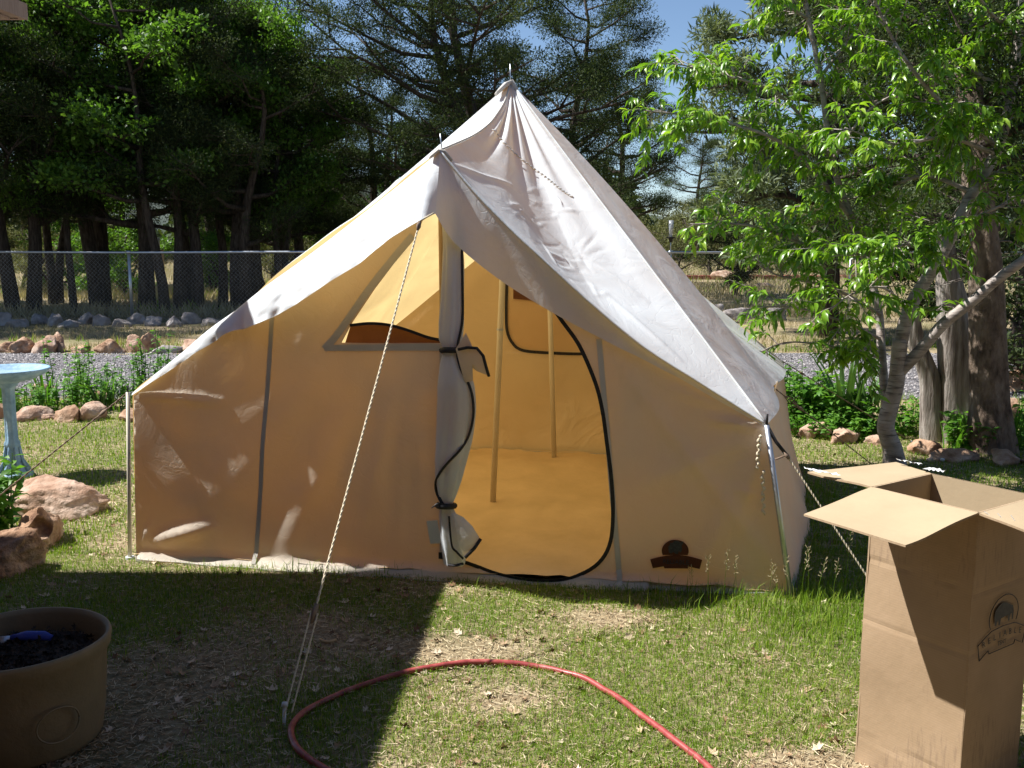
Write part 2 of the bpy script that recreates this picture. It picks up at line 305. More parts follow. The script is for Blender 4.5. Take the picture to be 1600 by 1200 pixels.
# ------------------------------------------------------------ tent
L0, R0 = G(213, 873), G(1235, 931)
wt = (R0 - L0).normalized(); wn = Vector((wt.y, -wt.x, 0))                # outward (towards camera)
def Wp(px, py, off=0.0): return VP(px, py, L0, R0, off)
L = Wp(207, 614); Rr = Wp(1198, 664); F = Wp(688, 236)
A = P(798, 129, 5.9); BR = P(1222, 564, 6.9); BL = BR - wt * 3.12; BL.z = .8; MR = P(1207, 604, 5.52); ML = (L + BL) / 2; ML.z = .80
BR0 = Vector((BR.x + .13, BR.y + .02, 0)); BL0 = Vector((BL.x, BL.y, 0))
BK = (BR + BL) / 2; BK.z = 2.03
tent = empty('canvas_tent', 'cream canvas wall tent with pointed peak, one door flap tied open', 'tent', (0, 5.6, 0))
TL = tent.location
def tp(name, me, m='canvas', smooth=True, **k):
    me.transform(Matrix.Translation(-TL)); return link(name, me, m, tent, smooth, **k)
def tri_patch(name, a, c0, c1, b, nrm, sag=0, folds=(), m='canvas', ns=40, nt=44, fn=None):
    e0 = curve(c0, ns); e1 = curve(c1, ns); bb = curve(b, nt); p, q = bb[0], bb[-1]; rows = []
    for i in range(ns):
        s = i / (ns - 1); r = []
        for j in range(nt):
            t = j / (nt - 1); x = e0[i].lerp(e1[i], t) + (bb[j] - p.lerp(q, t)) * s
            e = 4 * t * (1 - t); h = -sag * e * math.sin(math.pi * min(1, s * 1.02)) 
            for (amp, fr, ph, lo, hi) in folds:
                if lo < s < hi or True:
                    wdt = math.exp(-((s - (lo + hi) / 2) / ((hi - lo) / 2)) ** 2); h += amp * wdt * math.sin(2 * math.pi * fr * t + ph + 1.3 * math.sin(2.1 * s + t * 3)) * min(1, 7 * e * .35)
            if fn: h += fn(s, t) * min(1, 4 * e)
            r.append(x + nrm * h)
        rows.append(r)
    return tp(name, grid_mesh(name, rows), m)
def nrm3(a, b, c):
    n_ = (b - a).cross(c - a).normalized(); return n_ if n_.z > 0 else -n_
def sagc(a, b, s, n=7): return [a.lerp(b, i / (n - 1)) - Vector((0, 0, s * 4 * (i / (n - 1)) * (1 - i / (n - 1)))) for i in range(n)]
ridge = [A] + [VP(px, py, A, F) for px, py in ((789, 158), (776, 180), (763, 196), (740, 213), (705, 229))] + [F]
creaseR = [F] + [Wp(a_, b_, o_) for a_, b_, o_ in ((745, 303, .03), (800, 360, .05), (845, 402, .06), (914, 466, .06), (1000, 538, .05), (1090, 596, .03))] + [Rr]
creaseL = [F] + [Wp(*q) for q in ((600, 308), (500, 385), (409, 452), (323, 522))] + [L]
hipL = sagc(A, L, .03); hipR = sagc(A, Rr, .0)
def pucker(s, t):
    return .010 * math.sin(60 * t + 9 * s) * math.exp(-((t - .10) / .10) ** 2) * math.exp(-((s - .33) / .2) ** 2)
nR = nrm3(A, F, Rr); nL = nrm3(A, F, L)
tri_patch('roof_panel', A, ridge, hipR, creaseR, nR, .0, [(.012, 4.5, .6, 0, .55), (.005, 3, 2, .3, 1)], fn=lambda s, t: pucker(s, t) - .17 * (s * (1 - s ** 4)) * ((.5 - .5 * math.cos(math.pi * t / .62)) if t < .62 else (1 - t) / .38) / min(1, max(.02, 4 * 4 * t * (1 - t))), ns=170, nt=170)
tri_patch('roof_panel', A, ridge, hipL, creaseL, nL, .02, [(.010, 3.2, .4, .2, 1), (.005, 6, 2.2, .4, 1)], fn=lambda s, t: .016 * math.sin(24 * s + 4 * math.sin(3 * t + 1)) * s ** 3 + .006 * math.sin(50 * s + 7 * t) * s ** 4, ns=130, nt=130)
hipMR = sagc(A, MR, -.07); hipBR = sagc(A, BR, .20); hipML = sagc(A, ML, .03); hipBL = sagc(A, BL, .1)
tri_patch('roof_panel', A, hipR, hipMR, [Rr, Rr.lerp(MR, .5) + Vector((.05, 0, -.02)), MR], nrm3(A, Rr, MR), .02, [(.005, 2, 0, .3, 1)])
tri_patch('roof_panel', A, hipMR, hipBR, [MR, MR.lerp(BR, .5) + Vector((.05, 0, -.02)), BR], nrm3(A, MR, BR), .06, [(.009, 3.5, 1, .6, 1), (.006, 8, 1, .85, 1)])
tri_patch('roof_panel', A, hipL, hipML, [L, L.lerp(ML, .5) + Vector((.04, 0, .01)), ML], nrm3(A, L, ML), .04)
tri_patch('roof_panel', A, hipML, hipBL, [ML, BL], nrm3(A, ML, BL), .04)
rb = sagc(A, BK, .06)
tri_patch('roof_panel', A, hipBL, rb, [BL, BK], nrm3(A, BL, BK), .04, [(.006, 3, 0, .3, 1)])
tri_patch('roof_panel', A, rb, hipBR, [BK, BR], nrm3(A, BK, BR), .04, [(.006, 3, 0, .3, 1)])
def crease_mesh(o, segs, nrm):
    me = o.data; nv = len(me.vertices); co = np.empty(nv * 3, np.float32); me.vertices.foreach_get('co', co); co = co.reshape(-1, 3); n3 = np.array(nrm)
    b_ = BVHTree.FromPolygons([v.co + TL for v in me.vertices], [tuple(p_.vertices) for p_ in me.polygons])
    for (x0, y0, x1, y1, w_, a_) in segs:
        h0, h1 = b_.ray_cast(CP, ray(x0, y0).normalized())[0], b_.ray_cast(CP, ray(x1, y1).normalized())[0]
        if h0 is None or h1 is None: continue
        p0, p1 = np.array(h0 - TL), np.array(h1 - TL); d = p1 - p0; t = np.clip(((co - p0) @ d) / (d @ d), 0, 1); q = p0 + t[:, None] * d; r_ = np.linalg.norm(co - q, axis=1)
        co += n3 * (a_ * np.exp(-(r_ / w_) ** 2) * (.25 + .75 * np.sin(math.pi * np.clip(t, .05, .95))))[:, None]
    me.vertices.foreach_set('co', co.ravel()); me.update()
from mathutils.bvhtree import BVHTree
rp0 = [o for o in tent.children if o.name == 'roof_panel'][0]
rr_ = random.Random(12); segs = [(706, 256, 800, 289, .010, .010), (800, 290, 862, 318, .010, .008), (868, 308, 878, 324, .010, .014), (866, 330, 925, 326, .009, .010), (878, 380, 962, 345, .010, .012), (845, 352, 892, 392, .010, .010), (832, 342, 870, 336, .008, .012), (862, 396, 905, 410, .012, .012), (800, 318, 838, 352, .010, .008), (925, 410, 1010, 470, .014, .008), (945, 460, 1060, 560, .02, .008), (880, 425, 960, 500, .014, .009)]
for _ in range(34):
    x = rr_.uniform(790, 930); y = 300 + (x - 790) * .95 + rr_.uniform(-25, 60); a_ = rr_.uniform(-.9, 1.2); l_ = rr_.uniform(12, 50); segs.append((x, y, x + l_ * math.cos(a_), y + l_ * math.sin(a_), rr_.uniform(.007, .012), rr_.choice((-1, 1)) * rr_.uniform(.003, .008)))
crease_mesh(rp0, segs, nR)
rp1 = [o for o in tent.children if o.name.startswith('roof_panel')][1]; segs = []
for _ in range(26):
    x = rr_.uniform(400, 640); y = 560 - (x - 300) * .85 + rr_.uniform(-30, 10); a_ = rr_.uniform(-1.2, -.2); l_ = rr_.uniform(20, 80); segs.append((x, y, x + l_ * math.cos(a_), y + l_ * math.sin(a_), rr_.uniform(.010, .022), rr_.choice((-1, 1)) * rr_.uniform(.004, .012)))
crease_mesh(rp1, segs, nL)
# awnings
def awn(name, cre, hem, n=70, m_=16, bulge=.03, rip=.010, ph=0):
    c = curve(cre, n); h = curve(hem, n); rows = []
    for i in range(n):
        t = i / (n - 1); r = []
        for j in range(m_):
            s = j / (m_ - 1); q = c[i].lerp(h[i], s)
            q = q + wn * (.045 * s * noise.noise(q * 5.5 + Vector((ph * 9, 0, 0))) * min(1, t * 6) * min(1, (1 - t) * 4) + .02 * s * noise.noise(q * 16) * min(1, t * 6) * min(1, (1 - t) * 4)) if ph else q
            q = q + wn * (bulge * math.sin(math.pi * s) * (1 - t) * min(1, t * 8) + (.002 + .006 * s) + rip * s * math.sin(38 * t + ph + 2 * math.sin(9 * t)) * min(1, (1 - t) * 4) * min(1, t * 8))
            r.append(q)
        rows.append(r)
    return tp(name, grid_mesh(name, rows)), h
T = Wp(681, 334, .16)
hemR = [T] + [Wp(px, py, o) for px, py, o in ((700, 366, .09), (722, 390, .06), (785, 440, .035), (862, 487, .025), (930, 524, .03), (1000, 559, .03), (1060, 590, .02), (1130, 630, .01))] + [Rr + wn * .006 - Vector((0, 0, .012))]
hemL = [T] + [Wp(px, py, o) for px, py, o in ((655, 345, .26), (620, 368, .27), (560, 412, .26), (500, 453, .21), (430, 493, .14), (388, 512, .08), (345, 527, .04))] + [L + wn * .005 - Vector((0, 0, .012))]
awnR, hR = awn('awning', creaseR, hemR, bulge=-.012, rip=.006)
awnL, hL = awn('awning', creaseL, hemL, n=160, m_=30, bulge=.03, rip=.022, ph=1)
# front wall with openings
Lf, Rf = L0, R0
def wuv(p): q = p - L0; return (q.dot(wt), p.z)
outline_px = [(213, 873), (300, 880), (400, 887), (550, 896), (690, 905), (800, 915), (950, 926), (1100, 930), (1234, 931), (1222, 840), (1208, 740), (1198, 668)]
top_px = [(1090, 600), (1000, 542), (914, 470), (845, 406), (800, 365), (745, 308), (688, 242), (600, 313), (500, 390), (409, 457), (323, 527), (209, 618)]
hole_px = [(684, 290), (653, 362), (620, 406), (587, 450), (552, 503), (535, 535), (600, 536), (690, 536), (692, 620), (693, 700), (694, 800), (700, 868), (725, 878), (770, 893), (830, 903), (880, 903), (915, 893), (940, 874), (954, 845), (958, 800), (955, 745), (948, 690), (941, 640), (930, 597), (905, 540), (875, 497), (840, 440), (790, 380), (720, 300)]
def dens(poly, d=.03):
    o = []
    for i in range(len(poly)):
        a, b = Vector(poly[i]), Vector(poly[(i + 1) % len(poly)]); k = max(1, int((b - a).length / d)); o += [a.lerp(b, j / k) for j in range(k)]
    return o
def smoothp(poly, n=3):
    return poly
outl = dens([wuv(Wp(*q)) for q in outline_px + top_px]); hole = dens([wuv(Wp(*q)) for q in hole_px])
def inpoly(p, poly):
    x, y = p; c = False; j = len(poly) - 1
    for i in range(len(poly)):
        if (poly[i][1] > y) != (poly[j][1] > y) and x < (poly[j][0] - poly[i][0]) * (y - poly[i][1]) / (poly[j][1] - poly[i][1]) + poly[i][0]: c = not c
        j = i
    return c
ridges = []
for (a, b, wd_, amp) in [((222, 618), (345, 628), .016, .022), ((1108, 655), (1190, 668), .018, .024), ((1050, 608), (1130, 632), .022, .016), ((1150, 765), (1180, 772), .014, .012),
                        ((240, 845), (330, 822), .035, .035), ((222, 850), (236, 815), .02, .022), ((960, 560), (1225, 905), .03, .014),
                        ((1190, 690), (1090, 900), .05, .012), ((600, 480), (440, 860), .09, .012), ((540, 520), (330, 820), .08, .012), ((430, 640), (280, 820), .08, .007), ((560, 440), (480, 540), .04, .012),
                        ((560, 620), (440, 870), .06, .008), ((630, 560), (560, 860), .04, .010), ((640, 600), (620, 870), .03, .008), ((1180, 680), (1000, 760), .05, .010), ((1195, 690), (1150, 830), .03, .012), ((600, 560), (590, 860), .05, .008), ((650, 600), (660, 840), .04, .012)]:
    ridges.append((Vector(wuv(Wp(*a))), Vector(wuv(Wp(*b))), wd_, amp))
def wall_disp(u, z):
    p = Vector((u, z)); d = .0
    for a, b, s_, amp in ridges:
        ab = b - a; t = max(0, min(1, (p - a).dot(ab) / ab.dot(ab))); q = a + ab * t; r = (p - q).length
        taper = math.sin(math.pi * min(1, max(.12, .12 + .76 * t))); d += amp * taper * math.exp(-(r / s_) ** 2)
    d += .006 * math.sin(2.2 * u + 3 * z + .5) * math.sin(1.7 * z + u) + .004 * math.sin(9 * u - 5 * z) * math.sin(3 * z + 1)
    if z < .10: d += (.055 * (1 - z / .055) ** 1.2 * (1 if u < 2.6 else .3) if z < .055 else 0) + .006 * math.sin(u * 17) * (1 - z / .1)
    ee = min(1, max(0, (.86 - z) / .3)); ed_ = 1.0
    if u < .03: ed_ *= u / .03
    return d * max(0, ed_) + .0
pts = list(outl); n0 = len(pts); pts += hole; n1 = len(pts)
us = np.arange(.02, 3.4, .022)
for u in us:
    for z in np.arange(.012, 2.1, .022):
        p = (u + random.uniform(-.004, .004), z + random.uniform(-.004, .004))
        if inpoly(p, outl) and not inpoly(p, hole): pts.append(Vector(p))
edges = [(i, (i + 1) % n0) for i in range(n0)] + [(n0 + i, n0 + (i + 1) % (n1 - n0)) for i in range(n1 - n0)]
vv, _, ff, *_r = delaunay_2d_cdt([Vector(p) for p in pts], edges, [], 0, 1e-6)
keep = []
for f in ff:
    c = sum((vv[i] for i in f), Vector((0, 0))) / len(f)
    if inpoly(c, outl) and not inpoly(c, hole): keep.append(tuple(f))
def Wuv(u, z, off=0): return L0 + wt * u + Vector((0, 0, z)) + wn * (wall_disp(u, z) + off)
tp('front_wall', me_py('front_wall', [Wuv(p.x, p.y) for p in vv], keep), 'canvas_in')
def onwall(px, py, off=.0): u, z = wuv(Wp(px, py)); return Wuv(u, z, off)
def local(pts_): return [Vector(p) - TL for p in pts_]
# zipper along doorway, seams, hems
hole_r = [(700, 868), (725, 878), (770, 893), (830, 903), (880, 903), (915, 893), (940, 874), (954, 845), (958, 800), (955, 745), (948, 690), (941, 640), (930, 597), (905, 540), (875, 497), (845, 450)]
strip('zipper_tape', local([onwall(q.x, q.y, .006) for q in curve([(a, b, 0) for a, b in hole_r], 90)]), .018, wn, 'black', tent)
strip('zipper_tape', local([onwall(q.x, q.y, .006) for q in curve([(548, 508, 0), (580, 505, 0), (610, 508, 0), (640, 517, 0), (668, 527, 0), (692, 532, 0)], 30)]), .014, wn, 'black', tent)
strip('seam', local([onwall(425 - 25 * i / 24, 495 + 383 * i / 24, .005) for i in range(25)]), .022, wn, 'seam', tent)
strip('seam', local([onwall(936 + 34 * i / 24, 530 + 392 * i / 24, .005) for i in range(25)]), .026, wn, 'seam', tent)
strip('seam', local([onwall(q.x, q.y, .006) for q in curve([(645, 368, 0), (610, 410, 0), (575, 455, 0), (530, 520, 0), (508, 545, 0)], 30)]), .035, wn, 'seam', tent)
strip('seam', local([onwall(508 + 182 * i / 20, 543, .006) for i in range(21)]), .03, wn, 'seam', tent)
strip('seam', local([onwall(689, 545 + 325 * i / 20, .006) for i in range(21)]), .012, wn, 'seam', tent)
hemline = curve([(*q, 0) for q in [(213, 871), (300, 878), (400, 885), (550, 894), (690, 903), (800, 913), (950, 923), (1100, 927), (1232, 928)]], 120)
strip('wall_hem', local([onwall(q.x, q.y, .006) for q in hemline]), .030, wn, 'canvas', tent)
# folded mesh flap sagging under the top opening
bagp = [(548, 508), (580, 505), (610, 508), (640, 517), (668, 527), (690, 533), (690, 540), (600, 540), (538, 540)]
cc = Wp(610, 524, -.04); bv = [Wp(*q, off=-.012) for q in bagp]
tp('mesh_flap', me_py('mesh_flap', bv + [cc], [(i, (i + 1) % len(bv), len(bv)) for i in range(len(bv))]), 'mesh')
# side and back walls
def wall_quad(name, b0, b1, t0_, t1_, nrm, amp=.012, fr=7, m='canvas_in', n=40, k=16, flare=.03, bow=0):
    rows = []
    for i in range(k):
        s = i / (k - 1); r = []
        for j in range(n):
            t = j / (n - 1); q = b0.lerp(b1, t).lerp(t0_.lerp(t1_, t), s)
            h = amp * math.sin(fr * t * 6.28 + 2 * s) * math.sin(math.pi * t) * (1 - .6 * s) + flare * (1 - s) ** 2 * math.sin(math.pi * t) + bow * math.sin(math.pi * t) * math.sin(math.pi * s)
            r.append(q + nrm * h)
        rows.append(r)
    return tp(name, grid_mesh(name, rows), m)
sr = (BR0 - R0).normalized(); wall_quad('side_wall', R0 + wn * 0, BR0, Rr, BR, Vector((sr.y, -sr.x, 0)), .012, 3, bow=.0, flare=.09)
sl = (BL0 - L0).normalized(); wall_quad('side_wall', L0, BL0, L, BL, Vector((-sl.y, sl.x, 0)), .012, 3, flare=0.02)
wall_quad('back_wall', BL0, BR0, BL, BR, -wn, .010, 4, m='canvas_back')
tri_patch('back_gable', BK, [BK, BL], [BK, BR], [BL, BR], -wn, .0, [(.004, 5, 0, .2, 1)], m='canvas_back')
# floor
rows = []
for i in range(40):
    s = i / 39; r = []
    for j in range(50):
        t = j / 49; q = (L0 + wn * .02).lerp(R0 + wn * .02, t).lerp(BL0.lerp(BR0, t), s)
        q.z = .012 + .018 * (1 + noise.noise(Vector((q.x * 3.2, q.y * 3.2, 1)))) + .022 * abs(noise.noise(Vector((q.x * 7, q.y * 1.5, 5)))); r.append(q)
    rows.append(r)
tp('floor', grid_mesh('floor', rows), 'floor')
strip('floor_edge', local([BL0.lerp(BR0, i / 20) + wn * .03 + Vector((0, 0, .025)) for i in range(21)]), .02, wn, 'seam', tent)
# back window seen through door
bw = lambda px, py, off=.03: VP(px, py, BL0, BR0, off)
wz = curve([(*q, 0) for q in [(792, 440), (791, 480), (792, 515), (800, 535), (815, 547), (850, 551), (905, 553), (925, 550), (935, 530), (936, 470)]], 50)
strip('window_zipper', local([bw(q.x, q.y) for q in wz]), .022, wn, 'black', tent)
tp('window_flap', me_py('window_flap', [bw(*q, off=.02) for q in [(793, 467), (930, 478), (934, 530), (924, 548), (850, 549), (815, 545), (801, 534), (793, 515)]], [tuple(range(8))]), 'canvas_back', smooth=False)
tp('window_mesh', me_py('window_mesh', [bw(*q, off=.035) for q in [(802, 440), (930, 440), (930, 478), (802, 467)]], [(0, 1, 2, 3)]), 'mesh', smooth=False)
tp('window_flap_edge', me_py('window_flap_edge', [bw(*q, off=.045) for q in [(781, 430), (786, 430), (785, 470), (782, 470)]], [(0, 1, 2, 3)]), 'black', smooth=False)
def pole(name, a, b, r0, r1=None, m='pole', n=12):
    mb = MB(); mb.tube([a - TL, a.lerp(b, .5) - TL, b - TL], [r0, r0, r1 or r0], n); return mb.build(name, m, tent, True)
cpb = G(770, 787, .02); pole('pole', cpb, A - Vector((0, 0, .02)), .019); pole('pole_spike', A - Vector((0, 0, .03)), P(797, 100, A.y), .003, m='steel')
mb = MB(); j_ = cpb.lerp(A, .42); mb.tube([j_ - TL, j_ + Vector((0, 0, .012)) - TL], .021, 12); mb.build('pole_joint', 'steel', tent)
rpb = G(866, 716, .02); rpt = P(860, 487, rpb.y); rpt = rpb + (rpt - rpb) * (2.0 / (rpt.z - rpb.z)) if rpt.z > .1 else BK
pole('pole', rpb, Vector((rpt.x, BK.y - .05, 1.98)), .019)
mb = MB(); mb.box(VP(861, 712, BL0, BR0, .05) - TL, (.035, .01, .045)); mb.build('floor_tab', 'black', tent)
fpt = F - wn * .03; fpb = Vector((F.x - .0, F.y, 0.03)) - wn * .05; pole('pole', fpb, fpt, .021, m='wood'); pole('pole_spike', fpt, P(688, 209, fpt.y), .003, m='steel')
# corner poles outside
lpt, lpb = Wp(200, 613, .02), G(203, 873); pole('corner_pole', lpb, lpt, .010, m='pole'); pole('pole_spike', lpt, lpt + Vector((0, 0, .035)), .004, m='black')
rpt2, rpb2 = Wp(1198, 664, .03), G(1236, 935); pole('corner_pole', rpb2, rpt2, .012, m='steel'); pole('pole_spike', rpt2, rpt2 + Vector((0, 0, .05)), .006, m='black')
pole('corner_pole', Vector((MR.x + .04, MR.y, 0)), MR, .01, m='steel'); pole('corner_pole', Vector((BR.x + .05, BR.y, 0)), BR, .01, m='steel'); pole('corner_pole', Vector((BL.x, BL.y + .03, 0)), BL, .01, m='steel'); pole('corner_pole', Vector((ML.x - .03, ML.y, 0)), ML, .01, m='steel')
mb = MB(); mb.lathe([(.0, .012), (.022, .012), (.024, 0)], 16, lpb - TL); mb.build('pole_foot', 'white', tent)
# roof creases: rolled seams, ridge caps, lacing
def seamline(pts_, r=.0045, m='canvas', name='roof_seam', lift=Vector((0, 0, .006))):
    mb = MB(); mb.tube([p + lift - TL for p in pts_], r, 6); return mb.build(name, m, tent, True)
seamline(curve(ridge, 40), .005, 'seam'); seamline(curve(hipR, 40), .006); seamline(curve(creaseR, 60), .006, lift=wn * .008)
mb = MB(); mb.tube([P(776, 146, A.y - .12) - TL, P(788, 134, A.y - .05) - TL, P(799, 131, A.y) - TL, P(808, 142, A.y - .05) - TL], [.02, .03, .032, .018], 12, squash=.5); mb.build('peak_cap', 'seam', tent, True)
mb = MB(); mb.tube([P(672, 246, F.y - .03) - TL, P(683, 237, F.y) - TL, P(694, 239, F.y + .01) - TL, P(706, 252, F.y) - TL], [.012, .02, .02, .012], 12, squash=.5); mb.build('ridge_cap', 'seam', tent, True)
from mathutils.bvhtree import BVHTree
rp = [o for o in tent.children if o.name.startswith('roof_panel')][0]; bvh = BVHTree.FromPolygons([v.co + TL for v in rp.data.vertices], [tuple(p_.vertices) for p_ in rp.data.polygons])
# puckered stitching on the right roof panel
st = [(772, 205), (785, 222), (800, 237), (815, 250), (830, 262), (845, 272), (858, 282), (870, 292), (882, 301), (893, 308)]
for i in range(24):
    t = i / 23; k = t * (len(st) - 1); j = min(int(k), len(st) - 2); a = Vector((*st[j], 0)).lerp(Vector((*st[j + 1], 0)), k - j)
    hit = bvh.ray_cast(CP, ray(a.x, a.y).normalized())
    if hit[0] is None: continue
    q = hit[0] + nR * .002
    mb = MB()
    mb.tube([q + Vector((-.014, 0, .008)) - TL, q + nR * .004 - TL, q + Vector((.014, 0, -.008)) - TL], [.0015, .0045, .0015], 6)
    mb.build('stitch', 'canvas', tent, True)
# laces at right front corner
for q0, q1 in (((1187, 680), (1183, 735)), ((1192, 735), (1193, 805))):
    mb = MB(); n_ = 26; pts_ = [Wp(q0[0] + (q1[0] - q0[0]) * i / n_ + 2 * math.sin(i * 1.3), q0[1] + (q1[1] - q0[1]) * i / n_, .035) - TL for i in range(n_ + 1)]
    mb.tube(pts_, [.006 + .003 * math.sin(i * 1.9) for i in range(n_ + 1)], 6); mb.build('lace', 'rope', tent, True)
# small window peep flap in front wall panel near lower left: care label, black buckle
def quadw(name, q, off, m, th=.002):
    v_ = [onwall(a, b, off) - TL for a, b in q]; v2 = [p_ - wn * th for p_ in v_]; n_ = len(q)
    return link(name, me_py(name, v_ + v2, [tuple(range(n_)), tuple(range(2 * n_ - 1, n_ - 1, -1))] + [(i, n_ + i, n_ + (i + 1) % n_, (i + 1) % n_) for i in range(n_)]), m, tent)
quadw('care_label', [(667, 813), (684, 812), (690, 848), (673, 849)], .012, 'label')
quadw('buckle', [(686, 862), (694, 862), (695, 873), (686, 872)], .012, 'black')
# logo patch
import itertools
ell = [(1055 + 21 * math.cos(a), 860 - 17 * math.sin(a)) for a in [math.pi * i / 24 * 1.0 for i in range(-3, 28)]]
arch_top = [(1016 + 81 * i / 16, 873 - 6.5 * math.sin(math.pi * i / 16)) for i in range(17)]
arch_bot = [(1093, 887), (1075, 884), (1075, 887), (1038, 887), (1037, 884), (1020, 887)]
quadw('logo_oval', ell, .010, 'patch'); quadw('logo_ribbon', arch_top + arch_bot, .012, 'patch')
bis = [(1045, 862), (1044, 853), (1047, 850), (1046, 847), (1050, 848), (1054, 844), (1059, 844), (1063, 847), (1068, 845), (1067, 849), (1065, 851), (1066, 858), (1063, 863), (1061, 859), (1059, 865), (1055, 864), (1052, 861), (1049, 864)]
quadw('logo_bison', bis, .014, 'print')
def text(name, s, size, mat4, m, parent, ext=.0004):
    c = bpy.data.curves.new(name, 'FONT'); c.body = s; c.size = size; c.extrude = ext; c.align_x = 'CENTER'; c.align_y = 'CENTER'; c.resolution_u = 2
    o = bpy.data.objects.new(name, c); dg = bpy.context.evaluated_depsgraph_get(); COL.objects.link(o); bpy.context.view_layer.update()
    me = bpy.data.meshes.new_from_object(o.evaluated_get(bpy.context.evaluated_depsgraph_get())); bpy.data.objects.remove(o); me.materials.clear()
    me.transform(mat4); me.transform(Matrix.Translation(-parent.location)); return link(name, me, m, parent)
def frame4(o, x, y): x = x.normalized(); z = x.cross(y).normalized(); y = z.cross(x); return Matrix(((x.x, y.x, z.x, o.x), (x.y, y.y, z.y, o.y), (x.z, y.z, z.z, o.z), (0, 0, 0, 1)))
text('logo_lettering', 'RELIABLE', .030, frame4(onwall(1056, 877, .016), wt, Vector((0, 0, 1))), 'print', tent)
# tied door flap
prof = [(700, 316, 12), (707, 372, 14), (709, 410, 16), (708, 460, 17), (706, 505, 18), (705, 530, 17), (706, 548, 11), (708, 566, 18), (712, 600, 26), (712, 640, 28), (708, 685, 27), (703, 720, 24), (700, 750, 20), (698, 775, 14), (697, 790, 9), (700, 805, 14), (706, 835, 19), (710, 860, 20), (710, 882, 16)]
rows = []; n = 40; fl_c = curve([(a, b, 0) for a, b, c in prof], 70); fl_r = [np.interp(q.y, [b for a, b, c in prof], [c for a, b, c in prof]) for q in fl_c]
def flap_off(y): return float(np.interp(y, [300, 385, 450, 600, 900], [-.02, .02, .05, .09, .09]))
for q, rr in zip(fl_c, fl_r):
    c = Wp(q.x, q.y, flap_off(q.y)); rw = rr / FPX * 4.55; r = []
    for k in range(n + 1):
        th = 2 * math.pi * k / n; rad = rw * (1 + .10 * math.sin(5 * th + q.y * .012) + .05 * math.sin(9 * th + 1))
        r.append(c + wt * math.cos(th) * rad + wn * math.sin(th) * rad * .62)
    rows.append(r)
flap = tp('door_flap', grid_mesh('door_flap', rows), 'canvas')
fbv = BVHTree.FromPolygons([v.co + TL for v in flap.data.vertices], [tuple(p_.vertices) for p_ in flap.data.polygons])
def fp(px, py, o=0.0):
    h_ = fbv.ray_cast(CP, ray(px, py).normalized())
    if h_[0] is not None: return h_[0] + wn * .006
    rr = np.interp(py, [b for a, b, c in prof], [c for a, b, c in prof]); cx = np.interp(py, [b for a, b, c in prof], [a for a, b, c in prof])
    t = max(-1, min(1, (px - cx) / rr)); return Wp(px, py, flap_off(py) + rr / FPX * 4.55 * .70 * math.sqrt(max(0, 1 - t * t)) + .006 + o)
for path, wdt in (([(722, 388), (723, 440), (723, 500), (715, 545), (720, 575), (733, 600), (739, 622), (740, 650), (733, 680), (720, 702), (698, 725), (684, 745), (681, 762), (688, 780), (694, 790)], .016), ([(702, 806), (706, 850), (714, 862), (724, 872)], .012), ([(700, 882), (712, 883), (724, 880)], .012)):
    mb = MB(); mb.tube([fp(q.x, q.y) - TL for q in curve([(*a, 0) for a in path], 60)], wdt / 2, 8, squash=.5); mb.build('flap_zipper', 'black', tent, True)
def sheet(name, pix, m='canvas'):
    v_ = [Wp(*q) for q in pix]; c = sum(v_, Vector()) / len(v_) + wn * .02
    tp(name, me_py(name, v_ + [c], [(i, (i + 1) % len(v_), len(v_)) for i in range(len(v_))]), m)
sheet('flap_corner', [(712, 545, .16), (728, 520, .17), (738, 541, .17), (750, 549, .19), (757, 563, .19), (763, 587, .17), (745, 580, .16), (737, 574, .15), (739, 595, .14), (726, 598, .12)], 'canvas_in')
mb = MB(); mb.tube([Wp(*q) - TL for q in [(716, 546, .18), (730, 543, .185), (745, 544, .195), (755, 556, .2), (760, 575, .185), (764, 588, .175)]], .007, 8); mb.build('flap_zipper', 'black', tent, True)
sheet('flap_corner', [(708, 800, .13), (724, 808, .13), (738, 822, .13), (751, 843, .13), (740, 858, .14), (726, 871, .14), (716, 850, .15)])
mb = MB(); mb.tube([Wp(*q) - TL for q in [(751, 842, .135), (741, 857, .145), (727, 871, .15)]], .008, 8); mb.build('flap_zipper', 'black', tent, True)
for (x, y, rr) in ((706, 548, 15), (697, 790, 13)):
    mb = MB(); c = Wp(x, y, flap_off(y)); ring = [c + wt * math.cos(a) * rr / FPX * 4.6 + wn * math.sin(a) * .045 + Vector((0, 0, .008 * math.sin(a))) - TL for a in [2 * math.pi * i / 20 for i in range(21)]]
    mb.tube(ring, .014, 8, cap=False); mb.build('tie', 'black', tent, True)
mb = MB(); mb.tube([Wp(*q) - TL for q in [(690, 787, .13), (682, 788, .15), (674, 794, .15)]], [.005, .006, .002], 6); mb.build('tie', 'black', tent, True)
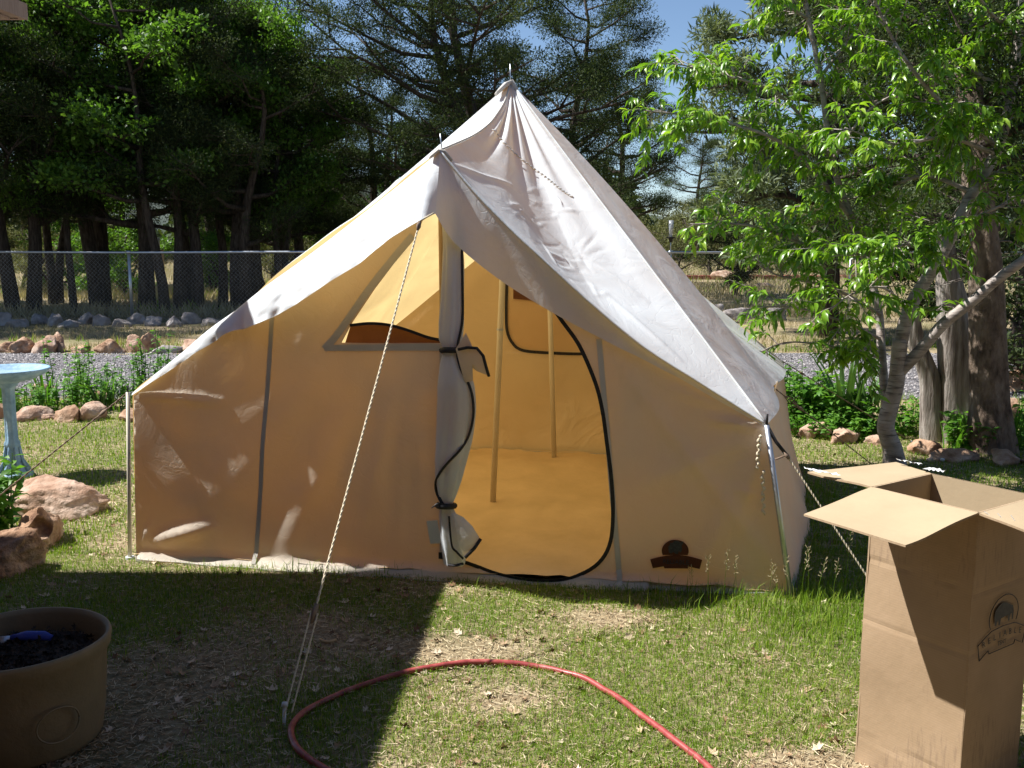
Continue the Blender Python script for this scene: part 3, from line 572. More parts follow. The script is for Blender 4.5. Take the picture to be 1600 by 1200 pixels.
# ------------------------------------------------------------ guy ropes and stakes
def rope(a, b, m='rope', r=.0045, sag=.0, n=90, name='guy_rope'):
    mb = MB(); pts_ = []; 
    tt = (b - a).normalized(); o1 = tt.orthogonal().normalized(); o2 = tt.cross(o1)
    for ph in (0, math.pi):
        pts_ = [a.lerp(b, i / n) - Vector((0, 0, sag * 4 * (i / n) * (1 - i / n))) + (o1 * math.cos(i * .9 + ph) + o2 * math.sin(i * .9 + ph)) * r * .5 - TL for i in range(n + 1)]
        mb.tube(pts_, r * .72, 6)
    return mb.build(name, m, tent, True)
def stake(p, d, label, col='steel'):
    o = empty('tent_stake', label, 'tent stake', p, 'stakes holding the guy ropes')
    mb = MB(); d = d.normalized(); mb.tube([-d * .12, Vector((0, 0, 0)), d * .06], [.003, .006, .006], 8); mb.build('shaft', col, o, True)
    mb = MB(); mb.tube([d * .06, d * .075], [.011, .009], 10); mb.build('head', col, o, True); return o
def slider(p, d, sz=.05):
    mb = MB(); d = d.normalized(); mb.tube([p - d * sz / 2 - TL, p - TL, p + d * sz / 2 - TL], [.005, .013, .009], 8, squash=.6); mb.build('rope_slider', 'rope_dark', tent, True)
top = Wp(656, 346, .25); stk = G(444, 1133); gd = (top - stk); spt = stk + gd * .0
for i in range(100):
    q = stk + gd * (i / 100)
    d_ = q - CP; pyq = 600 - FPX * d_.dot(UP) / d_.dot(FW)
    if pyq < 966: break
rope(top - gd * .02, q, n=260, r=.004); slider(top - gd * .012, gd); slider(q, gd, .07)
side = Vector((.012, 0, 0)); rope(q + side, stk + Vector((.02, .03, .03)), n=80, r=.003); rope(q - side, stk + Vector((0, 0, .03)), n=80, r=.003)
mb = MB(); mb.tube([top - TL, Wp(665, 340, .24) - TL, Wp(678, 333, .235) - TL], .004, 6); mb.tube([top - TL, Wp(645, 340, .24) - TL], .004, 6); mb.build('rope_loop', 'rope', tent, True)
stake(stk, gd + Vector((-.4, -.2, 1.5)), 'pale plastic stake at the foot of the front guy rope, beside the red hose', 'white')
ls = G(-95, 850); rope(lpt, ls, 'rope_dark', n=120, r=.0038); slider(lpt.lerp(ls, .12), ls - lpt); stake(ls, lpt - ls, 'steel stake at the left edge holding the left guy rope')
rs_ = G(1398, 966); a_ = rpt2; kk = a_.lerp(rs_, .16); rope(kk, rs_, n=160, r=.004)
mb = MB(); mb.tube([a_ - TL, a_.lerp(kk, .5) + Vector((0, .01, -.01)) - TL, kk - TL], .008, 8); mb.build('strap', 'black', tent, True); slider(kk, rs_ - a_, .04)
mb = MB(); mb.tube([kk - TL, kk + Vector((-.05, 0, -.02)) - TL], .004, 6); mb.build('rope_end', 'rope_dark', tent, True)
stake(rs_, a_ - rs_, 'steel stake on the sunny grass behind the cardboard box')
rm = G(1378, 738); rope(MR, rm, 'rope_dark', n=100, r=.0035); mb = MB(); e1 = MR.lerp(rm, .08); e2 = MR.lerp(rm, .22); mb.tube([e1 - TL, e1.lerp(e2, .5) + Vector((.0, 0, .02)) - TL, e2 - TL, e1.lerp(e2, .5) - Vector((.0, 0, .025)) - TL, e1 - TL], .003, 6); mb.build('strap', 'rope_dark', tent, True); slider(e2, rm - MR)
stake(rm, MR - rm, 'steel stake beside the peach tree foot, end of the dark middle rope')
rbk = G(1432, 695); rope(BR, rbk, 'rope_dark', n=100, r=.0035); slider(BR.lerp(rbk, .13), rbk - BR); stake(rbk, BR - rbk, 'steel stake behind the peach trunk among the iris')

# ------------------------------------------------------------ cardboard box
BH = .88
Bt = G(1362, 761, BH); Ct = G(1529, 801, BH); Et = G(1499, 749, BH)
ub = (Ct - Bt); ub.z = 0; wbx = ub.length; ub.normalize(); vb = Vector((-ub.y, ub.x, 0))   # vb towards E
if vb.dot(Et - Bt) < 0: vb = -vb
lbx = (Et - Bt).dot(vb)
box = empty('cardboard_box', 'tall open cardboard box with four flaps and bison logo', 'box', (Bt.x, Bt.y, 0))
BLc = box.location; lean = Vector((-.02, .0, 0))
def panel(name, c, m='card', th=.005, nrm=None, hole=None, inner=True, nx=12, wav=.004, sd=0):
    # c: 4 corners (outer face); nrm: outward normal
    rows_o = []; rows_i = []
    for i in range(nx + 1):
        s = i / nx; ro = []; ri = []
        for j in range(nx + 1):
            t = j / nx; q = c[0].lerp(c[1], t).lerp(c[3].lerp(c[2], t), s); h = wav * noise.noise(q * 4 + Vector((sd, 0, 0))) * min(1, 4 * s * (1 - s) + .2)
            if nx > 20: h -= .0022 * math.exp(-((q.z - .68 - .03 * math.sin(s * 4 + sd) - .02 * noise.noise(q * 9)) / .006) ** 2) + .003 * math.exp(-((q.z - .50 + .05 * s) / .005) ** 2) * (s < .6) + .004 * math.exp(-((s - .82) / .03) ** 2) * (q.z < .42) + .0018 * math.exp(-((q.z - .10 - .03 * noise.noise(q * 8)) / .008) ** 2); h += .006 * noise.noise(q * 11) * max(0, 1 - q.z / .12)
            ro.append(q + nrm * h - BLc); ri.append(q + nrm * (h - th) - BLc)
        rows_o.append(ro); rows_i.append(ri)
    n_ = nx + 1; v = [p_ for r in rows_o for p_ in r] + [p_ for r in rows_i for p_ in r]; K = n_ * n_; f = []; mi = []
    for i in range(nx):
        for j in range(nx):
            f.append((i * n_ + j, i * n_ + j + 1, (i + 1) * n_ + j + 1, (i + 1) * n_ + j)); mi.append(0)
            f.append((K + i * n_ + j, K + (i + 1) * n_ + j, K + (i + 1) * n_ + j + 1, K + i * n_ + j + 1)); mi.append(1)
    for i in range(nx):
        for (a, b) in (((i) * n_, (i + 1) * n_), ((i + 1) * n_ + nx, i * n_ + nx), (i + 1, i), (nx * n_ + i, nx * n_ + i + 1)): f.append((a, b, K + b, K + a)); mi.append(2)
    me = me_py(name, v, f)
    for mm_ in (m, 'card_in', 'card_edge'): me.materials.append(M[mm_])
    me.polygons.foreach_set('material_index', mi); return link(name, me, None, box)
def Z(p, z): return Vector((p.x, p.y, z))
B0 = Z(Bt, 0) + Vector((-.005, 0, 0)); Ft = Ct + vb * lbx; Et2 = Bt + vb * lbx; C_ = Ct
panel('side_panel', [B0, Z(C_, 0), C_, Bt], nrm=-vb, sd=1, nx=60, wav=.007)
panel('side_panel', [Z(C_, 0) + ub * .001, Z(Ft, 0) + ub * .001, Ft + ub * .001, C_ + ub * .001], nrm=ub, sd=2, nx=60, wav=.007)
panel('side_panel', [Z(Ft, 0), Z(Et2, 0), Et2, Ft], nrm=vb, sd=3)
panel('side_panel', [Z(Et2, 0) - ub * .001, B0 - ub * .001, Bt - ub * .001, Et2 - ub * .001], nrm=-ub, sd=4)
panel('bottom_panel', [B0 + Vector((0, 0, .01)), Z(C_, .01), Z(Ft, .01), Z(Et2, .01)], nrm=Vector((0, 0, 1)), sd=5)
Et = Et2
panel('flap', [Bt - vb * .001, C_ - vb * .001, G(1415, 851, .84), G(1256, 803, .84)], m='card_in', nrm=Vector((0, 0, 1)), sd=6, th=.006, wav=.010)
panel('flap', [Bt - ub * .002, Et - ub * .002, G(1400, 722, .875), G(1262, 737, .875)], m='card_in', nrm=Vector((0, 0, 1)), sd=7, th=.006, wav=.010)
panel('flap', [C_ + ub * .002, Ft + ub * .002, Ft + ub * .2 - Vector((0, 0, .03)), C_ + ub * .2 - Vector((0, 0, .03)) + vb * .003], m='card_in', nrm=Vector((0, 0, 1)), sd=8, th=.006, wav=.010)
panel('flap', [Et + vb * .002, Ft + vb * .002, Ft + vb * .07 - Vector((0, 0, .26)), Et + vb * .07 - Vector((0, 0, .26))], m='card_in', nrm=vb, sd=9, th=.006)
def tape(pts_, wv, n=14, sd=1):
    r = random.Random(sd); rows = []
    pp = curve(pts_, n)
    for i, p_ in enumerate(pp): rows.append([p_ - BLc + Vector((0, 0, .009)) + wv * (k + r.uniform(-.12, .12)) + Vector((0, 0, r.uniform(-.002, .004))) for k in (-.5, 0, .5)])
    return link('tape', grid_mesh('tape', rows), 'tape', box, True)
tape([G(1258, 736, .885), G(1285, 742, .882), G(1310, 746, .88)], Vector((.004, -.028, 0)), sd=2)
tape([Et - ub * .03 + vb * .005, Et + vb * .02, Et + ub * .03 + vb * .02], Vector((.02, .02, 0)), sd=3)
tape([G(1400, 722, .885), G(1420, 726, .885), G(1440, 730, .885)], Vector((.0, .012, 0)), sd=5)
for k in range(6):
    mb = MB(); a = C_ + vb * (.01 + .012 * k) + ub * (.01 + .03 * k); mb.tube([a - BLc + Vector((0, 0, .004)), a + Vector((.012, -.008, -.004 - .006 * (k % 3))) - BLc, a + Vector((.03 + .01 * (k % 2), -.012, -.018 - .01 * (k % 3))) - BLc], [.0012, .0009, .0005], 4); mb.build('tape_shred', 'tape', box)
# printed logo on the camera-right face
fo = ub * .0045; cx_ = C_ + vb * (lbx * .53) ; cx_.z = .52
ax, ay = vb, Vector((0, 0, 1))
def pl(x, y): return cx_ + ax * x + ay * y + fo - BLc
def outline(name, pts_, r=.0013, closed=False):
    mb = MB(); q = [pl(*p_) for p_ in pts_]; q = q + [q[0]] if closed else q; mb.tube(q, r, 5); mb.build(name, 'print', box)
W_ = .125
outline('logo_ribbon', [(-W_, -.028), (-W_ + .045, -.008), (-.06, -.001), (0, .003), (.06, -.001), (W_ - .045, -.008), (W_, -.028), (W_ - .012, -.075), (.07, -.055), (.065, -.066), (-.065, -.066), (-.07, -.055), (-W_ + .012, -.075)], closed=True)
outline('logo_oval', [(.075 * math.cos(a), .035 + .06 * math.sin(a)) for a in [R(-28 + 236 * i / 30) for i in range(31)]])
bq = [(-.045, .012), (-.05, .04), (-.046, .058), (-.03, .068), (-.01, .074), (.012, .07), (.03, .06), (.046, .055), (.052, .035), (.05, .012), (.043, .012), (.041, .032), (.034, .03), (.032, .012), (.024, .012), (.022, .03), (-.014, .028), (-.018, .01), (-.026, .01), (-.028, .026), (-.034, .022), (-.037, .012)]
mb = MB(); mb.add([pl(*q) for q in bq], [tuple(range(len(bq)))]); mb.build('logo_bison', 'print', box)
word = 'RELIABLE'
for i, ch in enumerate(word):
    x = -.095 + .19 * i / (len(word) - 1); y = -.022 - 1.15 * x * x
    rot = -2 * x; o_ = cx_ + ax * x + ay * y + fo
    text('logo_letter', ch, .026, frame4(o_, ax * math.cos(rot) + ay * math.sin(rot), ay * math.cos(rot) - ax * math.sin(rot)), 'print', box)
text('logo_letter', 'TENT', .018, frame4(cx_ + ay * -.047 + fo, ax, ay), 'print', box)

# ------------------------------------------------------------ rocks
def rock_mesh(name, size, sd, sub=4, hollow=None):
    bm = bmesh.new(); bmesh.ops.create_icosphere(bm, subdivisions=sub, radius=1); r = random.Random(sd); off = Vector((sd * 3.1, sd * 1.7, sd * .9))
    planes = [(Vector((r.uniform(-1, 1), r.uniform(-1, 1), r.uniform(-.3, 1))).normalized(), r.uniform(.55, .85)) for _ in range(15)]
    for v in bm.verts:
        p_ = v.co.copy()
        for n_, d_ in planes:
            k = p_.dot(n_)
            if k > d_: p_ -= n_ * (k - d_) * .95
        k = 1 + .22 * noise.noise(p_ * 1.1 + off) + .10 * noise.noise(p_ * 3 + off) + .06 * noise.noise(p_ * 8 + off) - .10 * abs(noise.noise(p_ * 3.7 - off)) - .05 * abs(noise.noise(p_ * 9 - off)) + .04 + (.022 * noise.noise(p_ * 19 + off) if sub > 3 else 0)
        p_ *= k
        if hollow:
            h, hr, dp = hollow; d_ = (p_ - Vector(h)).length
            if d_ < hr: p_ -= Vector(h).normalized() * dp * (1 - (d_ / hr) ** 4)
        v.co = Vector((p_.x * size[0], p_.y * size[1], p_.z * size[2] + size[2] * .55))
    me = bpy.data.meshes.new(name); bm.to_mesh(me); bm.free(); return me
def rock(label, loc, size, sd, m='rock', rz=0, group=None, sub=4, hollow=None, name='rock'):
    o = link(name, rock_mesh(name, size, sd, sub, hollow), m, None, True); o.location = loc; o.rotation_euler = (0, 0, rz); return tag(o, label, 'rock', group)
def gz(px, py, z=-.02): q = G(px, py); q.z = z; return q
rock('big flat pink boulder left of the tent, in the sun', gz(82, 800), (.37, .27, .17), 4, 'rock2', .15, 'boulders at the left edge of the lawn', 5)
rock('orange boulder with a round hollow in its side, in front of the pink one', gz(64, 850), (.165, .15, .16), 8, 'rock', .0, 'boulders at the left edge of the lawn', 5, ((.45, -.72, .40), .42, .50), 'hollow_rock')
rock('dark shaded boulder at the left frame edge, above the pot', gz(-2, 890), (.22, .18, .17), 12, 'rock', .8, 'boulders at the left edge of the lawn', 5)
rock('rust coloured rock tip at the left edge beside the birdbath foot', gz(0, 775), (.10, .1, .11), 15, 'rock', .5, 'boulders at the left edge of the lawn', 4)
g1 = 'rocks edging the bed behind the birdbath'
for i, (px, py, sx, sz, m_, lb) in enumerate([(-10, 655, .22, .15, 'rock', 'orange rock cut by the left frame edge behind the birdbath'), (50, 655, .25, .13, 'rock2', 'pinkish rock just right of the birdbath column'), (75, 655, .07, .07, 'rock2', 'small pale stone between two bed rocks, near the birdbath'),
        (105, 657, .22, .14, 'rock', 'brown pointed rock, second from the birdbath in the bed edge'), (148, 655, .19, .17, 'rock2', 'pale rounded rock with two humps in the bed edge'), (205, 656, .19, .12, 'rock', 'low reddish rock behind the left tent pole'), (70, 620, .16, .15, 'rock2', 'upright pale rock behind the iris blades in the bed'), (160, 618, .25, .08, 'rock', 'flat dark red rock lying among the weeds')]):
    rock(lb, gz(px, py), (sx * .8, .14, sz * .8), 20 + i, m_, i, g1)
g2 = 'rocks along the far edge of the gravel driveway'
fr = [(8, 'rock', .3, 'purplish brown rock at the left frame edge beyond the gravel'), (38, 'rock', .3, 'long orange rock, second in the far row beyond the gravel'), (72, 'rock2', .26, 'pale square rock, third in the far row beyond the gravel'), (93, 'rock2', .12, 'small cream stone right of the pale square rock'),
      (128, 'rock', .4, 'wide dark brown peaked rock in the far row beyond the gravel'), (170, 'rock', .25, 'brown rock with a dark hollow, in the far row beyond the gravel'), (212, 'rock2', .28, 'pinkish rock left of the whitish one, far row'), (234, 'rock', .14, 'small brown stone beside the whitish rock, far row'), (262, 'rockg', .36, 'whitish grey jagged rock, brightest of the far row'), (300, 'rock2', .3, 'flat pale rock where the far row meets the tent roof')]
for i, (px, m_, sx, lb) in enumerate(fr): rock(lb, gz(px, 549 + (i % 3), -.03), (sx * (.72 + .15 * ((i * 7) % 3)), .2, .11 + .045 * ((i * 5) % 4)), 40 + i, m_, i * 1.3, g2)
g3 = 'rocks in the deep shade below the fence'
ordn = ['first', 'second', 'third', 'fourth', 'fifth', 'sixth', 'seventh', 'eighth', 'ninth', 'tenth', 'eleventh', 'twelfth', 'thirteenth', 'fourteenth', 'fifteenth', 'sixteenth', 'seventeenth', 'eighteenth', 'nineteenth', 'twentieth', 'twenty-first', 'twenty-second', 'twenty-third', 'twenty-fourth', 'twenty-fifth', 'twenty-sixth']
for i, px in enumerate([5, 30, 62, 88, 112, 138, 158, 188, 215, 240, 270, 300, 330]):
    py = 508 + 3 * math.sin(i * 2.1); rock('grey rock in the shade below the fence, %s from the left' % ordn[i], gz(px, py, -.03), (.24 + .06 * math.sin(i * 1.7), .2, .17 + .04 * math.cos(i * 2.3)), 60 + i, 'rockg', i, g3)
g4 = 'rocks edging the bed under the peach tree'
for i, (px, py, sx, sz, lb) in enumerate([(1268, 683, .16, .13, 'sunlit tan rock just right of the tent wall'), (1320, 690, .17, .13, 'sunlit pitted tan rock, middle one between tent and peach trunk'), (1372, 694, .10, .09, 'small pale rock touching the peach trunk'), (1232, 676, .08, .09, 'small orange rock half hidden by the tent corner'), (1440, 708, .16, .10, 'pinkish flat rock right of the peach trunk'), (1492, 718, .24, .10, 'long brown rock, centre of the row right of the peach trunk'), (1568, 722, .22, .10, 'brown rock in shade near the right frame edge'), (1625, 728, .2, .1, 'brown rock cut by the right frame edge')]):
    rock(lb, gz(px, py), (sx, .12, sz * .85), 80 + i, 'rock2' if i < 4 else 'rock', i * .7, g4)
for i, (px, py, sx) in enumerate([(1155, 497, .5), (1210, 500, .4), (1120, 492, .35), (1560, 660, .22), (1590, 610, .25)]):
    rock(['dark rock in the shade beside the driveway behind the tent', 'grey rock behind the low peach branch at the driveway', 'dark rock touching the tent roof edge by the driveway', 'reddish rock in the shade right of the juniper trunk', 'tan rock at the right frame edge behind the juniper'][i], gz(px, py), (sx, .25, .2), 95 + i, 'rockg' if i < 3 else 'rock', i)
for i, (px, py, lb) in enumerate([(1135, 437, 'pale boulder in the dry field left of the red edging'), (1195, 452, 'small pale boulder in the dry field before the red edging')]): rock(lb, gz(px, py), (.7 if i == 0 else .3, .4, .35 if i == 0 else .22), 110 + i, 'rock2', 0)

# ------------------------------------------------------------ birdbath
bbp = G(23, 744); bath = empty('birdbath', 'pale blue birdbath with scalloped bowl on a fluted column', 'birdbath', bbp)
bz = CAMZ - bbp.y * math.tan(PITCH - math.atan((600 - 577) / FPX))
H = bz
mb = MB(); sc = lambda th, r, z: 1 + .022 * abs(math.sin(6 * th)) * (r / .27) - .0
mb.lathe([(.0, H - .10), (.06, H - .10), (.08, H - .09), (.16, H - .072), (.23, H - .038), (.268, H - .006), (.272, H + .004), (.262, H + .008), (.245, H - .004), (.20, H - .03), (.10, H - .045), (.0, H - .048)], 72, mod=sc); mb.build('bowl', 'bath', bath, True)
mb = MB(); mb.lathe([(.0, H - .028), (.2, H - .028)], 40); mb.build('water', 'water', bath)
fl = lambda th, r, z: 1 + (.06 * math.cos(8 * th) if .22 < z < H - .12 else .03 * math.cos(8 * th))
mb = MB(); mb.lathe([(.075, H - .09), (.06, H - .115), (.040, H - .13), (.038, .40), (.040, .26), (.05, .24), (.052, .22), (.043, .20), (.046, .17), (.056, .12), (.052, .10), (.062, .085), (.08, .06), (.085, .045), (.11, .03), (.12, .02), (.125, 0)], 64, mod=fl); mb.build('column', 'bath', bath, True)
for i in range(8):
    mb = MB(); a = i * math.pi / 4; d = Vector((math.cos(a), math.sin(a), 0)); mb.tube([d * .042 + Vector((0, 0, .24)), d * .052 + Vector((0, 0, .17)), d * .062 + Vector((0, 0, .11)), d * .10 + Vector((0, 0, .04))], [.006, .010, .009, .013], 8); mb.build('leaf_ornament', 'bath', bath, True)

# ------------------------------------------------------------ pot
pc = Vector((-1.575, 2.93, 0)); pot = empty('plant_pot', 'large tan pot of bare soil in the shade at bottom left', 'plant pot', pc)
sq = lambda th, r, z: 1 + .015 * math.sin(3 * th + 1)
mb = MB(); mb.lathe([(0, 0), (.21, 0), (.222, .02), (.235, .10), (.243, .20), (.247, .28), (.262, .31), (.266, .34), (.262, .352), (.254, .352), (.247, .335), (.243, .27), (.24, .2)], 64, mod=sq); mb.build('body', 'pot', pot, True)
rows = []
for i in range(14):
    r_ = .243 * i / 13; rows.append([Vector((r_ * math.cos(a), r_ * math.sin(a), .265 + .03 * noise.noise(Vector((r_ * 9 * math.cos(a), r_ * 9 * math.sin(a), 3))))) for a in [2 * math.pi * k / 40 for k in range(41)]])
link('soil', grid_mesh('soil', rows), 'soil', pot, True)
mb = MB(); mb.tube([Vector((.252 * math.cos(a), .252 * math.sin(a), .14 + .055 * math.sin(k))) for k, a in [(2 * math.pi * i / 30, R(-42) + .26 * math.cos(2 * math.pi * i / 30)) for i in range(31)]], .003, 5); mb.build('embossed_oval', 'pot', pot, True)
o = empty('trowel', 'blue plastic tool lying in the shaded pot', 'tool', pc + Vector((-.03, .12, .30))); mb = MB(); mb.tube([(-.07, 0, 0), (-.02, 0, .006), (.04, 0, .006), (.07, -.005, 0)], [.008, .017, .017, .01], 12, squash=.5); mb.build('handle', 'blue', o, True)
mb = MB(); mb.tube([(-.07, 0, 0), (-.12, .01, -.02), (-.16, .02, -.03)], [.006, .02, .004], 10, squash=.2); mb.build('blade', 'steel', o, True)

# ------------------------------------------------------------ hose
hp = [(1160, 1260), (1105, 1203), (1050, 1160), (1000, 1122), (950, 1086), (895, 1058), (830, 1044), (740, 1041), (640, 1054), (560, 1078), (500, 1103), (466, 1128), (455, 1152), (470, 1182), (515, 1212), (580, 1245)]
mb = MB(); mb.tube([p_ + Vector((.004 * noise.noise(p_ * 7), .006 * noise.noise(p_ * 6 + Vector((5, 0, 0))), .006 * abs(noise.noise(p_ * 5)))) for p_ in curve([gz(a, b, .012 + .004 * math.sin(a * .02)) for a, b in hp], 200)], .0112, 12)
tag(mb.build('garden_hose', 'hose', None, True), 'red rubber garden hose curving over the grass', 'hose')
ob = [(500, 1003), (508, 1007), (517, 1007), (525, 1004)]
mb = MB(); mb.tube(curve([gz(a, b, .012) for a, b in ob], 12), .006, 8); tag(mb.build('cord_scrap', 'wood', None, True), 'short orange scrap of cord in the shade beside the guy rope', 'cord')
mb = MB(); a, b = gz(1460, 719, .02), gz(1474, 723, .02); mb.tube([a, a.lerp(b, .2), a.lerp(b, .3), a.lerp(b, .7), a.lerp(b, .8), b], [.012, .013, .006, .006, .013, .012], 8); tag(mb.build('dog_bone', 'white', None, True), 'small white dog bone on the grass before the right bed', 'bone')

# ------------------------------------------------------------ fence
FY = 20.0; zt = 1.43
fence = empty('chain_link_fence', 'grey chain-link fence with a steel top rail beyond the driveway', 'fence', (0, FY, 0))
def fx(px): return P(px, 393, FY).x
mb = MB(); mb.tube([(x, 0, zt + .006 * math.sin(x)) for x in np.linspace(-17, 16, 60)], .024, 8); mb.build('top_rail', 'steel', fence, True)
step = fx(200) - fx(1048); step = abs(step) / 3
for i in range(-2, 9):
    x = fx(200) + step * i - step * 0
    if abs(x) > 16.5: continue
    mb = MB(); mb.tube([(x, .03, 0), (x, .03, zt + .03)], .032 if i in (0, 3) else .026, 10); mb.build('post', 'steel', fence, True)
    mb = MB(); mb.tube([(x - .05, 0, zt), (x + .05, 0, zt)], .034, 10); mb.build('rail_clamp', 'steel', fence, True)
v = []; f = []; 
for s_ in (1, -1):
    for k in range(int(34 / .085)):
        x0 = -18 + k * .085; x1 = x0 + s_ * (zt - .05) ; b = len(v); wv_ = .0010
        a0, a1 = (x0, .0, .03), (x1, .0, zt - .02); dy = .004 * s_
        v += [(a0[0] - wv_, dy, a0[2]), (a0[0] + wv_, dy, a0[2]), (a1[0] + wv_, dy, a1[2]), (a1[0] - wv_, dy, a1[2]), (a0[0], dy + .003, a0[2]), (a1[0], dy + .003, a1[2])]
        f += [(b, b + 1, b + 2, b + 3), (b + 1, b + 4, b + 5, b + 2), (b + 4, b, b + 3, b + 5)]
link('wire_mesh', me_py('wire_mesh', v, f), 'steel', fence, kind='stuff')
gx = fx(1048); rg = empty('rain_gauge', 'clear rain gauge with a black holder on the fence post right of the tent', 'rain gauge', (gx, FY + .03, zt + .03))
mb = MB(); mb.tube([(0, 0, 0), (0, 0, .22)], .012, 8); mb.build('stem', 'steel', rg, True)
mb = MB(); mb.lathe([(.0, .17), (.03, .18), (.045, .25), (.10, .265), (.10, .28), (.04, .285), (0, .285)], 16); mb.build('holder', 'black', rg, True)
mb = MB(); mb.lathe([(.0, .287), (.038, .288), (.052, .62), (.047, .62), (.034, .30), (0, .30)], 16); mb.build('tube', 'clear', rg, True)
pp = P(245, 383, 27); o = empty('wooden_post', 'thin wooden post with a white cylinder on top, among the trunks', 'post', (pp.x, 27, 0))
mb = MB(); mb.box((.1, .02, .72), (.11, .11, 1.44)); mb.build('stake', 'wood', o); mb = MB(); mb.lathe([(0, 1.40), (.085, 1.40), (.09, 1.75), (.075, 1.77), (0, 1.77)], 18); mb.build('cylinder', 'white', o, True)
# red brick edging far right
be = empty('brick_edging', 'low red brick edging line across the dry field', 'edging', (13, 44, 0)); src = None
for i in range(150):
    x = -7 + i * .21
    if src is None:
        mb = MB(); mb.box((0, 0, .09), (.2, .3, .2)); src = mb.build('brick', 'brick', be); o = src
    else: o = bpy.data.objects.new('brick', src.data); COL.objects.link(o); o.parent = be
    o.location = (x, .1 * math.sin(i * .4), .01 * math.sin(i * 3.1)); o.rotation_euler = (0, 0, .08 * math.sin(i * 5))

# ------------------------------------------------------------ foliage tools
def rot_frames(d, up_jit, rng):
    # d (N,3) unit; returns frames (N,3,3) with columns x(side), y(along d), z(normal)
    r = rng.normal(size=d.shape); up = np.array([0, 0, 1.0]) + up_jit * r; x = np.cross(d, up); x /= np.linalg.norm(x, axis=1, keepdims=True) + 1e-9
    z = np.cross(x, d); return np.stack([x, d, z], axis=2)
def scatter(tv, tf, pos, fr, scl):
    N = len(pos); v = np.einsum('nij,kj->nki', fr, tv) * scl[:, None, None] + pos[:, None, :]
    f = (np.asarray(tf)[None] + (np.arange(N) * len(tv))[:, None, None]); return v.reshape(-1, 3), f.reshape(-1, np.asarray(tf).shape[1])
KITE = np.array([(0, 0, 0), (.5, .45, .08), (0, 1, -.12), (-.5, .45, .08)]); KF = [(0, 1, 2, 3)]
def norm(a): return a / (np.linalg.norm(a, axis=-1, keepdims=True) + 1e-9)
def make_tree(name, sd, h, cr, zb, style, leafm, limbs=16, nclump=150, nleaf=22000, trunk_r=.16, stems=1, flat=1.0, barkm='bark', lsize=.07, lw=.45, csize=.42, xs=1.0, bare=0, toplimb=.97):
    rng = np.random.default_rng(sd); rnd = random.Random(sd); mb = MB(); ends = []
    for s_ in range(stems):
        a0 = rnd.uniform(0, 6.28); spread = 0 if stems == 1 else rnd.uniform(.5, 1.0) * cr * .45; hh = h * (1 - .12 * s_)
        base = Vector((math.cos(a0) * .25, math.sin(a0) * .25, -.1)) * (0 if stems == 1 else 1); base.z = -.1
        tp_ = [base + Vector((math.cos(a0) * spread * (t ** 1.2) + .30 * t * math.sin(t * 9 + a0), math.sin(a0) * spread * (t ** 1.2) + .30 * t * math.cos(t * 8 + a0), hh * .97 * t)) for t in [i / 9 for i in range(10)]]
        mb.tube(tp_, [trunk_r * (1.06 if i == 0 else 1) * (1 - .9 * (i / 9)) + .01 for i in range(10)], 9)
        for k in range(limbs // stems):
            t = (zb + (h * toplimb - zb) * ((k + rnd.random()) / (limbs / stems)) ** .9) / h; t = min(.97, max(.08, t)); j = t * 9; i0 = min(8, int(j)); p0 = tp_[i0].lerp(tp_[i0 + 1], j - i0)
            az = k * 2.4 + rnd.uniform(-.5, .5) + a0; tt = t
            env = {'round': math.sqrt(max(.02, 1 - ((tt - .52) / .52) ** 2)), 'pine': (1.06 - tt) ** .8, 'spread': math.sqrt(max(.05, 1 - ((tt - .62) / .56) ** 2))}[style]
            ln = cr * env * rnd.uniform(.7, 1.05); rise = {'round': .45, 'pine': .12, 'spread': .5}[style] * ln * rnd.uniform(.3, 1.2)
            d = Vector((math.cos(az) * xs, math.sin(az), 0)); pts_ = [p0 + d * (ln * u) + Vector((rnd.uniform(-.12, .12), rnd.uniform(-.12, .12), rise * (u ** 1.4) + rnd.uniform(-.1, .1))) * min(1, u * 3) for u in (0, .25, .5, .75, 1)]
            rr = trunk_r * (1 - t) * .55 + .025; mb.tube(pts_, [rr, rr * .75, rr * .5, rr * .32, .012], 6)
            nsub = 5
            for q in range(nsub):
                u = .3 + .7 * q / (nsub - 1); c = pts_[min(3, int(u * 4))].lerp(pts_[min(4, int(u * 4) + 1)], u * 4 - int(u * 4)); az2 = az + (1 if q % 2 else -1) * rnd.uniform(.4, 1.2)
                l2 = ln * rnd.uniform(.22, .42) * (1.15 - u * .4); e = c + Vector((math.cos(az2) * l2 * xs, math.sin(az2) * l2, l2 * rnd.uniform(-.15, .7)))
                m_ = c.lerp(e, .5) + Vector((0, 0, rnd.uniform(-.06, .1))); mb.tube([c, m_, e], [rr * .3 + .006, rr * .2 + .004, .005], 4, cap=False); ends += [(e, 1), (m_, .7)]
                if q == nsub - 1: ends.append((pts_[-1], 1))
                for w_ in range(2):
                    e2 = m_ + Vector((rnd.uniform(-1, 1), rnd.uniform(-1, 1), rnd.uniform(-.3, .9))) * l2 * .6; mb.tube([m_, e2], [.01, .003], 3, cap=False)
                    if rnd.random() > bare: ends.append((e2, .8))
    C_ = np.array([tuple(e) for e, _ in ends]); wgt = np.array([w_ for _, w_ in ends]); idx = rng.choice(len(C_), size=nleaf, p=wgt / wgt.sum())
    cs = csize * rng.uniform(.5, 1.25, len(C_)); o = rng.normal(size=(nleaf, 3)); o = norm(o) * (rng.uniform(0, 1, (nleaf, 1)) ** .45)
    p_ = C_[idx] + o * cs[idx][:, None] * np.array([1, 1, .62 * flat]); d = norm(o * .8 + rng.normal(size=(nleaf, 3)) * .5 + np.array([0, 0, .25]))
